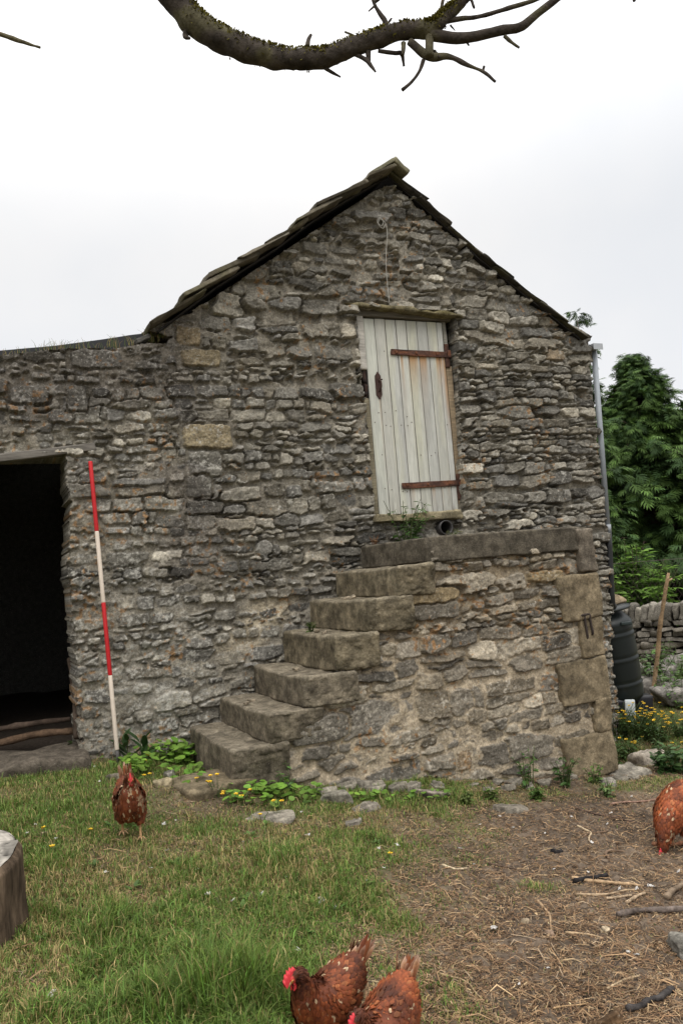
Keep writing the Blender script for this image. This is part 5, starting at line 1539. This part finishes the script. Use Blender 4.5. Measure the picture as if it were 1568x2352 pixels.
# moss along the upper side
rg = np.random.default_rng(17)
ms = MB()
pr = catmull(np.concatenate([np.array(path), np.array(rads)[:, None]], 1), 400)
pxs, pys, _ = proj(pr[:, :3] + tb)
dens = np.zeros(400)
for cx_, cyy, w_, a_ in ((470, 40, 60, 1), (560, 95, 60, .9), (640, 115, 50, .7), (735, 120, 35, 1.3), (870, 80, 26, 1.4), (1000, 60, 26, 1.6), (1040, 20, 30, .9), (800, 105, 40, .5), (930, 70, 20, .5)):
    dens += a_ * np.exp(-((pxs - cx_) / w_) ** 2)
kk = rg.choice(400, 6000, p=dens / dens.sum())
an = rg.normal(0, .75, 6000)
Tn = np.gradient(pr[:, :3], axis=0); Tn /= np.linalg.norm(Tn, axis=1, keepdims=True)
upv = np.array([0, 0, 1.0]) - Tn * Tn[:, 2:3]; upv /= np.linalg.norm(upv, axis=1, keepdims=True); sdv = np.cross(Tn, upv)
nv = upv[kk] * np.cos(an)[:, None] + sdv[kk] * np.sin(an)[:, None]
pos = pr[kk, :3] + nv * (pr[kk, 3] * 1.0)[:, None]
c = np.array([.13, .115, .028]) * rg.lognormal(0, .3, 6000)[:, None]
ms.add(*scatter(LEAF_V, LEAF_F, pos, frames(.6 * nv + rg.normal(0, .7, (6000, 3)), rg.normal(0, 1, (6000, 3))), .0075 * rg.uniform(.5, 1.6, 6000), np.clip(c, .01, 1)))
ms.build('moss', M_MOSS, br)

# ------------------------------------------------------------------ log stump
lc = place(-82, 2140)
lg = empty('log_stump', lc, 'sawn upright log with cracked grey top at the left edge', 'log')
nr_, na = 40, 72
a = np.linspace(0, 2 * np.pi, na, endpoint=False)
R0 = .205 * (1 + .05 * np.sin(2 * a + 1) + .03 * np.sin(5 * a) + .015 * np.sin(13 * a))
hs_ = np.linspace(-.06, .285, nr_)
V = []
for hgt in hs_:
    r_ = R0 * (1 + .05 * np.exp(-(hgt + .06) / .08)) + .007 * fbm(a * 9 / (2 * np.pi) * 3, np.full(na, hgt * 4), 3, 3) - .02 * sstep(hgt, .26, .285)
    V.append(np.stack([r_ * np.cos(a), r_ * np.sin(a), np.full(na, hgt) + (.05 * np.cos(a - 1.75)) * sstep(hgt, .1, .28)], 1))
V = np.concatenate(V)
I, J = np.meshgrid(np.arange(nr_ - 1), np.arange(na), indexing='ij'); I = I.ravel(); J = J.ravel(); K = (J + 1) % na
f = np.stack([I * na + J, I * na + K, (I + 1) * na + K, (I + 1) * na + J], 1)
nz = fbm(np.arctan2(V[:, 1], V[:, 0]) * 8, V[:, 2] * 6, 4, 5)[:, None]
MB().add(V, f, np.clip(np.array([.095, .068, .046]) * (1 + .6 * nz), .01, 1)).build('bark', M_LOGSIDE, lg)
rr_ = np.linspace(0, 1, 40)
Xt = (rr_[:, None] * (R0 - .018)[None] * np.cos(a)); Yt = (rr_[:, None] * (R0 - .018)[None] * np.sin(a))
crack = np.zeros(Xt.shape)
for (th_, w_, o_) in ((-.35, .006, .02), (.5, .004, -.05), (2.2, .004, .03), (-.9, .005, .09)):
    crack += np.exp(-((Xt * -math.sin(th_) + Yt * math.cos(th_) - o_ + .006 * fbm(Xt * 20, Yt * 20, 2, 3)) / w_) ** 2) * sstep(fbm(Xt * 6, Yt * 6, 2, int(o_ * 100) + 9), -.4, .1)
Zt = .285 + .05 * np.cos(a - 1.75)[None] * rr_[:, None] - .012 * np.clip(crack, 0, 1) + .003 * fbm(Xt * 30, Yt * 30, 3, 7)
g = fbm(np.hypot(Xt, Yt) * 120, Xt * 2, 2, 4) * .5 + fbm(Xt * 25, Yt * 25, 3, 8)
ct = np.array([.33, .305, .265]) * (1 + .25 * g)[..., None]
ct = ct * (1 - .8 * np.clip(crack, 0, 1)[..., None])
dkp = sstep(fbm(Xt * 8, Yt * 8, 3, 19), .1, .5)[..., None]; ct = ct * (1 - .55 * dkp)
I, J = np.meshgrid(np.arange(39), np.arange(na), indexing='ij'); I = I.ravel(); J = J.ravel(); K = (J + 1) % na
MB().add(np.stack([Xt, Yt, Zt], -1), np.stack([I * na + J, (I + 1) * na + J, (I + 1) * na + K, I * na + K], 1), np.clip(ct, .015, 1).reshape(-1, 3)).build('cut_top', M_TIMBER, lg)

# ------------------------------------------------------------------ loose stones, sticks, feathers
for i, (px, py, sz, col_, lab) in enumerate([
        (376, 1806, (.10, .08, .07), (.30, .25, .16), 'rounded pale cobble on the bare earth behind the left hen'),
        (392, 1782, (.07, .06, .05), (.26, .24, .21), 'small grey stone among the round leaves behind the cobble'),
        (268, 1790, (.14, .1, .06), (.16, .14, .105), 'dull grey stone half sunk in grass left of the hen'),
        (625, 1882, (.22, .16, .045), (.20, .18, .145), 'flat grey stone lying in turf below the lowest step'),
        (772, 1838, (.17, .10, .08), (.19, .175, .14), 'grey block of stone standing against the staircase foot'),
        (812, 1894, (.08, .06, .04), (.2, .18, .15), 'little stone in the turf below the grey block'),
        (1000, 1828, (.24, .1, .05), (.20, .17, .14), 'thin brown slab lying along the staircase foot'),
        (840, 1860, (.16, .1, .05), (.18, .16, .13), 'low stone between the grey block and the brown slab'),
        (1485, 1752, (.26, .18, .15), (.32, .28, .23), 'pale rock in the flowers above the pecking hen'),
        (1440, 1778, (.34, .22, .05), (.21, .19, .155), 'flat flagstone fragment lying below the pale rock'),
        (1392, 1800, (.13, .1, .06), (.22, .20, .17), 'small stone at the end of the flat fragment'),
        (1390, 2140, (.035, .03, .03), (.40, .32, .22), 'tiny pale cube of stone on the brown litter'),
        (1262, 2148, (.04, .03, .025), (.24, .17, .12), 'reddish chip left of the tiny pale cube'),
        (1205, 2118, (.035, .03, .02), (.28, .22, .15), 'buff pebble half buried in the brown litter'),
        (1592, 2190, (.15, .12, .12), (.15, .14, .12), 'rough grey lump at the right edge of the litter'),
        (1278, 1958, (.05, .06, .03), (.022, .02, .02), 'black charred lump on the brown litter'),
        (1395, 2352, (.11, .05, .04), (.09, .055, .03), 'brown clod at the bottom of the litter'),
        (95, 1918, (.06, .03, .02), (.26, .20, .14), 'brown chip in the turf at the far left'),
        (1175, 1862, (.2, .12, .05), (.17, .15, .12), 'flat stone sunk in the earth at the staircase foot, right half')]):
    stone(px, py, sz, 600 + i, lab, col_, r=.5, lift=.2, amp=.25)
fs = place(478, 1810)
vv, ff, nz = rbox((.23, .19, .05), .03, 16, .012, 6, 91, .12)
vv = rot(vv, .35)
c = np.array([.155, .125, .08]) * (1 + .3 * fbm3(vv * 8, 3, 3) + .2 * nz)[:, None]
o = MB().add(vv, ff, np.clip(c, .02, 1)).build('flagstone', M_BLOCK, None); o.location = (fs[0] + .02, min(fs[1], -.95), fs[2] + .005)
tag(o, 'brown mossy flagstone set in the ground before the lowest step', 'flagstone')

def stick(px0, py0, px1, py1, wpx, label, colr=(.28, .20, .13), bend=.06, seed=0, name='stick', n=30, lift=.7, knot=.3):
    rg = np.random.default_rng(seed)
    a_, b_ = place(px0, py0), place(px1, py1)
    dep = (a_ - CAM) @ cf
    r = wpx * dep / FPX / 2 * .85
    L_ = np.linalg.norm(b_ - a_); s_ = np.array([-(b_ - a_)[1], (b_ - a_)[0], 0]) / L_
    pts = []
    for t in np.linspace(0, 1, 6):
        p = a_ * (1 - t) + b_ * t + s_ * L_ * bend * (math.sin(math.pi * t) + rg.normal(0, .12))
        p[2] = gz(p[0], p[1]) + r * lift + .004
        pts.append(p)
    pts = np.array(pts); o_ = pts.mean(0)
    v, f = tube(pts - o_, r * np.linspace(1.05, .75, 6) * (1 + rg.normal(0, .08, 6)), 9, n, r * knot, .9 / r, seed)
    nz = fbm3(v * .6 / r + seed, 3, 3)[:, None]
    ob = MB().add(v, f, np.clip(np.array(colr) * (1 + .4 * nz), .006, 1)).build(name, M_BARK, None)
    ob.location = tuple(o_)
    return tag(ob, label, 'stick')
stk = [(1418, 2108, 1640, 2095, 18, 'thick grey branch lying on litter at the right edge', (.13, .105, .09), .05),
       (1440, 2325, 1545, 2278, 20, 'short charred curved branch at the bottom right', (.05, .045, .043), -.06),
       (1500, 1945, 1600, 1942, 13, 'reddish brown stick below the pecking hen', (.27, .13, .075), .04),
       (1312, 2020, 1478, 2040, 9, 'long straight pale stick across the right litter', (.36, .25, .15), .0),
       (1320, 2058, 1466, 2047, 7, 'straight pale stick lying just below another long one', (.38, .28, .18), .01),
       (1392, 2067, 1450, 2060, 7, 'short light stick beside the pale feathers', (.36, .27, .18), .02),
       (1437, 2078, 1480, 2056, 9, 'stout short pale stick below the long pale sticks', (.36, .27, .18), .02),
       (1530, 2070, 1570, 2035, 18, 'stubby brown stick end at the right edge above the thick branch', (.20, .15, .105), .0),
       (1318, 2030, 1395, 2015, 14, 'black charred stick behind the long straight stick', (.02, .018, .018), .06),
       (1015, 1990, 1072, 1998, 6, 'curved bleached stick where turf meets litter', (.50, .40, .27), -.14),
       (1120, 1986, 1195, 2002, 5, 'thin dark stick right of the bleached curved one', (.10, .07, .05), .03),
       (1235, 2072, 1256, 2155, 6, 'crooked tan stick pointing towards the camera on the litter', (.33, .23, .14), .1),
       (1298, 2146, 1382, 2158, 6, 'thin tan stick ending below the tiny pale cube', (.36, .26, .16), .04),
       (1325, 1900, 1350, 1935, 6, 'bleached twig curl on the litter left of the hen', (.45, .35, .23), .2),
       (1340, 1925, 1395, 1912, 5, 'dull twig on the litter behind the bleached curl', (.18, .12, .08), .05),
       (1395, 1975, 1430, 1960, 8, 'brown hooked twig between the black lump and the hen', (.16, .11, .075), .25),
       (1400, 1850, 1560, 1832, 6, 'long reddish twig lying behind the pecking hen', (.24, .15, .11), .02),
       (1320, 1858, 1520, 1905, 4, 'long thin dark twig left of the pecking hen', (.12, .08, .06), .03),
       (1395, 2275, 1470, 2245, 6, 'pale bent stick above the charred branch', (.36, .27, .17), .06),
       (1545, 2278, 1620, 2330, 7, 'pale stick touching the charred branch at the bottom right', (.38, .28, .17), -.03),
       (1270, 2320, 1350, 2308, 5, 'thin tan stick along the brown clod at the bottom', (.36, .24, .13), .02),
       (800, 2248, 905, 2268, 4, 'straight dry stem lying on the turf behind the foreground hens', (.42, .33, .19), .02),
       (1010, 2240, 1110, 2300, 4, 'curved dry stem at the edge of the litter right of the hens', (.36, .27, .16), .15)]
for i, (x0, y0, x1, y1, w_, lab, cc, bd_) in enumerate(stk):
    stick(x0, y0, x1, y1, w_, lab, cc, bd_, 20 + i)
# branches just inside the dark doorway
for i, (x0, x1, y0, y1, z0, z1, r, cc, lab) in enumerate([(-.35, .60, .55, .32, .47, .55, .022, (.07, .05, .038), 'grey branch lying just inside the dark doorway'),
                                                      (.05, .62, .42, .25, .43, .47, .026, (.10, .065, .042), 'thick brown branch end by the doorway jamb'),
                                                      (.58, .64, .1, .6, .44, .95, .022, (.08, .06, .045), 'broken stick leaning against the jamb inside the doorway')]):
    v, f = tube([[x0, y0, z0], [(x0 + x1) / 2, (y0 + y1) / 2, (z0 + z1) / 2 + .02], [x1 - .03, y1, z1]], [r, r, r * .8], 10, 18, .006, 14, 90 + i)
    o_ = v.mean(0)
    ob = MB().add(v - o_, f, np.clip(np.array(cc) * (1 + .4 * fbm3(v * 14, 3, 2))[:, None], .01, 1)).build('branch_piece', M_BARK, None); ob.location = tuple(o_)
    tag(ob, lab, 'branch')

rg = np.random.default_rng(55)
fe_turf = [(745, 2072, 1.5), (598, 2063, 1.0), (480, 2062, .8), (532, 2078, .9), (305, 2082, .9), (118, 2290, 1.5), (455, 2000, .7), (710, 1925, 1.0), (908, 1945, 1.0), (868, 1955, .7), (690, 2192, 1.1), (240, 2300, .8), (240, 2010, .8), (375, 1900, .9), (385, 1960, .8), (80, 1900, .7), (60, 1920, .6), (690, 1870, .7), (880, 2000, .7), (350, 2000, .6), (130, 1930, .6), (770, 2090, 1.0), (640, 1960, .6), (560, 1940, .6), (405, 1890, .5), (230, 1800, .7), (215, 1765, .8), (400, 2310, .7), (660, 2020, .5), (840, 2030, .6)]
fe_lit = [(1130, 2137, 1.4), (1460, 2050, .9), (1490, 2038, 1.1), (1420, 2050, .8), (1360, 1942, 1.0), (1395, 1895, .8), (1405, 1872, .7), (1448, 1835, .9), (1440, 2192, .8), (1468, 2200, .9), (1250, 1920, .6), (1180, 1905, .6), (1060, 1955, .7), (1090, 1990, .7), (1270, 2002, .6), (1150, 1880, .7), (1310, 1880, .6), (1555, 2010, .8), (1350, 2010, .6), (1100, 1900, .8), (1260, 2230, .6), (1190, 2270, .5)]
def feather_mesh(seed):
    rg = np.random.default_rng(seed)
    mb = MB()
    for q in range(7):
        a_ = rg.uniform(-.9, .9)
        d_ = np.array([[np.sin(a_), np.cos(a_), rg.uniform(.0, .5)]])
        mb.add(*scatter(FEA_V, FEA_F, np.array([[0, rg.uniform(-.01, .012), .003]]), frames(d_, np.array([[rg.normal(0, .4), 0, 1.0]])), np.array([[.011, rg.uniform(.018, .034), .02]]), np.array([[.60, .58, .55]]) * rg.uniform(.85, 1.1)))
    return mb
protos = []
for k_, (lst, lab, gr) in enumerate(((fe_turf, 'small white downy feather caught in the turf', 'white feathers on the turf'), (fe_lit, 'small white downy feather lying on the brown litter', 'white feathers on the brown litter'))):
    for i, (px, py, s_) in enumerate(lst):
        p = place(px, py)
        if i < 4:
            o = feather_mesh(900 + 10 * k_ + i).build('feather', M_DOWN, None); protos.append(o)
        else:
            o = protos[4 * k_ + i % 4].copy(); COL.objects.link(o)
        o.location = (p[0], p[1], p[2] + .012); o.rotation_euler = (rg.normal(0, .2), rg.normal(0, .2), rg.uniform(0, 6.28)); o.scale = (s_ * .72,) * 3
        tag(o, lab, 'feather', gr)

# ------------------------------------------------------------------ turf blades and litter
rg = np.random.default_rng(101)
def sample_ground(n_scr, n_area, rg):
    px = rg.uniform(-260, 1830, n_scr); py = 1690 + (2560 - 1690) * rg.uniform(0, 1, n_scr)
    p1 = ground(px, py)
    xa = rg.uniform(-1.6, 6.2, n_area); ya = rg.uniform(-4.6, .6, n_area)
    p2 = np.stack([xa, ya, gz(xa, ya)], 1)
    p = np.concatenate([p1, p2])
    ok = (p[:, 1] < .9) & (p[:, 1] > -5.0) & ~((p[:, 1] > -.02) & (p[:, 0] < XE + .05)) & ~((p[:, 0] > 1.38) & (p[:, 0] < PR + .02) & (p[:, 1] > -D - .03))
    ok &= ~((p[:, 1] > -.32) & (p[:, 0] < .62))
    return p[ok]
p = sample_ground(330000, 160000, rg)
g = grassiness(p[:, 0], p[:, 1])
keep = rg.random(len(p)) < np.clip(g * 1.05 + .012, 0, 1)
p = p[keep]; g = g[keep]; n = len(p)
ppx, ppy, _ = proj(p)
tuft = .5 * fbm(p[:, 0] * 3.1, p[:, 1] * 3.1, 3, 51) + .6 * fbm(p[:, 0] * 9, p[:, 1] * 9, 2, 53)
big = 1.0 * np.exp(-((ppx - 530) / 150) ** 2 - ((ppy - 2290) / 75) ** 2) + .45 * np.exp(-((ppx - 610) / 110) ** 2 - ((ppy - 2000) / 40) ** 2) + .3 * np.exp(-((ppx - 200) / 180) ** 2 - ((ppy - 2150) / 70) ** 2) + .5 * np.exp(-((ppx - 90) / 60) ** 2 - ((ppy - 2340) / 40) ** 2) + .5 * np.exp(-((ppx - 330) / 120) ** 2 - ((ppy - 2330) / 50) ** 2)
hgt = (.017 + .019 * np.clip(tuft + .4, 0, 2) + .075 * big) * rg.lognormal(0, .35, n) * (.35 + .65 * g)
an = rg.uniform(0, 2 * np.pi, n)
leanv = np.stack([np.cos(an), np.sin(an), 0 * an], 1)
ln = rg.uniform(.25, 1.15, n)[:, None] * (1 - .45 * np.clip(big, 0, 1))[:, None]
sdv = np.stack([-np.sin(an), np.cos(an), 0 * an], 1)
wd = (rg.uniform(.0011, .0024, n) * (1 + .5 * np.clip(big, 0, 1)))[:, None]
dry = rg.random(n) < (.14 + .25 * sstep(fbm(p[:, 0] * 2.3, p[:, 1] * 2.3, 4, 33), .0, .4)) * (1 - .75 * np.clip(big, 0, 1)) + .22 * (1 - sstep(g, .3, .9))
c = np.array([.118, .185, .036]) * rg.lognormal(0, .28, n)[:, None] * (1 + rg.normal(0, .08, (n, 3)))
c[dry] = np.array([.34, .265, .115]) * rg.lognormal(0, .25, dry.sum())[:, None]
h3 = hgt[:, None]
z_ = np.array([0, 0, 1.0])
b0 = p - sdv * wd; b1 = p + sdv * wd
md = p + z_ * h3 * .62 + leanv * h3 * ln * .35
m0 = md - sdv * wd * .8; m1 = md + sdv * wd * .8
tp_ = p + z_ * h3 * np.clip(1.05 - .32 * ln, .3, 1) + leanv * h3 * ln
V = np.stack([b0 - z_ * .004, b1 - z_ * .004, m1, m0, tp_], 1).reshape(-1, 3)
k = np.arange(n)[:, None] * 5
gr = MB().add(V, [k + np.array([[0, 1, 2, 3]]), k + np.array([[3, 2, 4]])], np.clip(np.repeat(c, 5, 0), .008, .6))
tag(gr.build('grass', M_GRASS, None), 'short mixed green and dry grass of the yard turf', 'grass', kind='stuff')
# broken straw, wood chips and dead stems of the scratched ground
p = sample_ground(150000, 70000, rg)
g = grassiness(p[:, 0], p[:, 1])
keep = rg.random(len(p)) < np.clip(1.08 - g * .82, 0, 1) * np.where(p[:, 0] < 1.3, .7, 1)
p = p[keep]; n = len(p)
L_ = np.clip(rg.lognormal(math.log(.019), .75, n), .004, .16)[:, None]
an = rg.uniform(0, 2 * np.pi, n)
d_ = np.stack([np.cos(an), np.sin(an), rg.normal(0, .16, n)], 1)
s_ = np.stack([-np.sin(an), np.cos(an), rg.normal(0, .5, n)], 1)
wd = rg.uniform(.0006, .0018, n)[:, None] * (1 + .7 * (L_ < .012))
up_ = (rg.uniform(.001, .007, n))[:, None] * z_
bow = rg.normal(0, .17, n)[:, None] * L_ * s_ + z_ * (rg.uniform(0, .12, n)[:, None] * L_)
a_ = p + up_ - d_ * L_ * .5; m_ = p + up_ + bow; b_ = p + up_ + d_ * L_ * .5
V = np.stack([a_ - s_ * wd, a_ + s_ * wd, m_ + s_ * wd, m_ - s_ * wd, b_ + s_ * wd * .7, b_ - s_ * wd * .7], 1).reshape(-1, 3)
pal = np.array([[.34, .215, .115], [.23, .135, .072], [.46, .32, .175], [.15, .09, .052], [.30, .22, .14], [.06, .044, .032]])
c = pal[rg.choice(6, n, p=[.25, .25, .09, .23, .10, .08])] * np.array([.79, .81, .84]) * rg.lognormal(0, .22, n)[:, None]
k = np.arange(n)[:, None] * 6
st = MB().add(V, np.concatenate([k + np.array([[0, 1, 2, 3]]), k + np.array([[3, 2, 4, 5]])]), np.clip(np.repeat(c, 6, 0), .008, .7))
tag(st.build('straw_litter', M_STRAW, None), 'broken straw, dead stems and wood chips scattered over the brown ground', 'litter', kind='stuff')

# grass growing on the outbuilding's wall head
rg = np.random.default_rng(66)
def walltuft(px, py, n, h, lab, Y=.06):
    b = atY(np.array(float(px)), np.array(float(py)), Y)
    mb = MB()
    for i in range(n):
        o_ = np.array([np.clip(rg.normal(0, .035), -.06, .06), rg.normal(0, .02), -.02])
        a = rg.uniform(0, 6.28); hh = h * rg.uniform(.5, 1.1); l_ = rg.uniform(.1, .7)
        q = catmull([o_, o_ + [l_ * hh * .3 * math.cos(a), l_ * hh * .2 * math.sin(a), hh * .6], o_ + [l_ * hh * math.cos(a), l_ * hh * .5 * math.sin(a), hh * (1 - .2 * l_)]], 6)
        mb.add(*tube(q, np.linspace(.0018, .0006, 6), 3, caps=False), (np.array([.13, .17, .05]) if rg.random() < .6 else np.array([.33, .24, .11])) * rg.uniform(.8, 1.2))
    o = mb.build('grass_tuft', M_GRASS, None); o.location = tuple(b)
    tag(o, lab, 'grass tuft', 'grass tufts on the outbuilding wall head')
for i, (px, py, n, h, lab) in enumerate([(372, 770, 46, .15, 'tallest grass tuft at the joint between the two roofs'), (345, 780, 34, .13, 'reddish grass tuft just left of the roof joint'), (300, 788, 20, .09, 'grass tuft on the wall head left of the broken slate'), (262, 793, 22, .10, 'grass tuft above the two dark wall holes'),
                                    (180, 800, 18, .09, 'grass tuft on the wall head above the ranging pole'), (140, 803, 22, .10, 'seeding grass tuft on the middle of the wall head'), (105, 806, 20, .10, 'dry seeding grass tuft over the left of the doorway'), (50, 812, 14, .07, 'short grass tuft near the left end of the wall head'), (15, 815, 12, .06, 'leftmost short grass tuft of the wall head'), (222, 797, 12, .07, 'thin short grass tuft on the wall head between taller tufts')]):
    walltuft(px, py, n, h, lab)

# broad leaved weeds and clover that break up the turf
rg = np.random.default_rng(88)
for i in range(34):
    for _ in range(30):
        px, py = rg.uniform(20, 950), 1800 + 540 * rg.random() ** 1.3
        p = place(px, py)
        if grassiness(p[0], p[1]) > .35 and p[1] < -1.3: break
    mb = MB(); nl = rg.integers(5, 12)
    a = rg.uniform(0, 6.28, nl); L_ = rg.uniform(.025, .05, nl)
    fw = np.stack([np.cos(a), np.sin(a), rg.uniform(.1, .6, nl)], 1)
    nr = np.stack([-.4 * np.cos(a), -.4 * np.sin(a), np.ones(nl)], 1)
    leaves(mb, np.zeros((nl, 3)) + rg.normal(0, .004, (nl, 3)), fw, nr, np.stack([L_ * rg.uniform(.6, 1.0), L_, L_], 1), np.clip(np.array([.085, .15, .035]) * rg.lognormal(0, .25, (nl, 1)), .01, 1))
    o = mb.build('rosette_weed', M_LEAF, None); o.location = (p[0], p[1], p[2] + .006)
    tag(o, 'small flat rosette of broad green leaves growing in the turf', 'weed', 'rosette weeds in the turf')

# small loose stones of the crumbling wall foot
rg = np.random.default_rng(140)
for i in range(26):
    x = 1.75 + 2.6 * rg.random(); p = np.array([x, -D - rg.uniform(.05, .22), 0.0]); p[2] = gz(p[0], p[1])
    s_ = rg.uniform(.03, .09)
    stone(0, 0, (s_ * rg.uniform(1, 1.8), s_, s_ * rg.uniform(.4, .8)), 900 + i, 'small loose stone crumbled from the foot of the staircase wall', np.array([.20, .18, .145]) * rg.uniform(.8, 1.2), 'loose_stone', 'stone', 'loose stones along the staircase foot', .3, p, r=.4, amp=.25, n=6)
for i, (dx, dy, k) in enumerate(((-.12, -.35, 1), (.05, -.5, 2), (.0, -.2, 1), (-.05, -.62, 3), (.1, -.3, 4), (-.08, -.42, 4), (.02, -.25, 3))):
    p = (lefts[k] + .1 + dx * .5, -.55 + dy * .6 + .2, tops[k])
    stone(0, 0, (.035 + .01 * (i % 3), .03, .018), 950 + i, 'little stone chip lying on one of the stair treads', (.24, .20, .145), 'stone_chip', 'stone', 'stone chips on the stair treads', .7, p, r=.4, amp=.25, n=5)
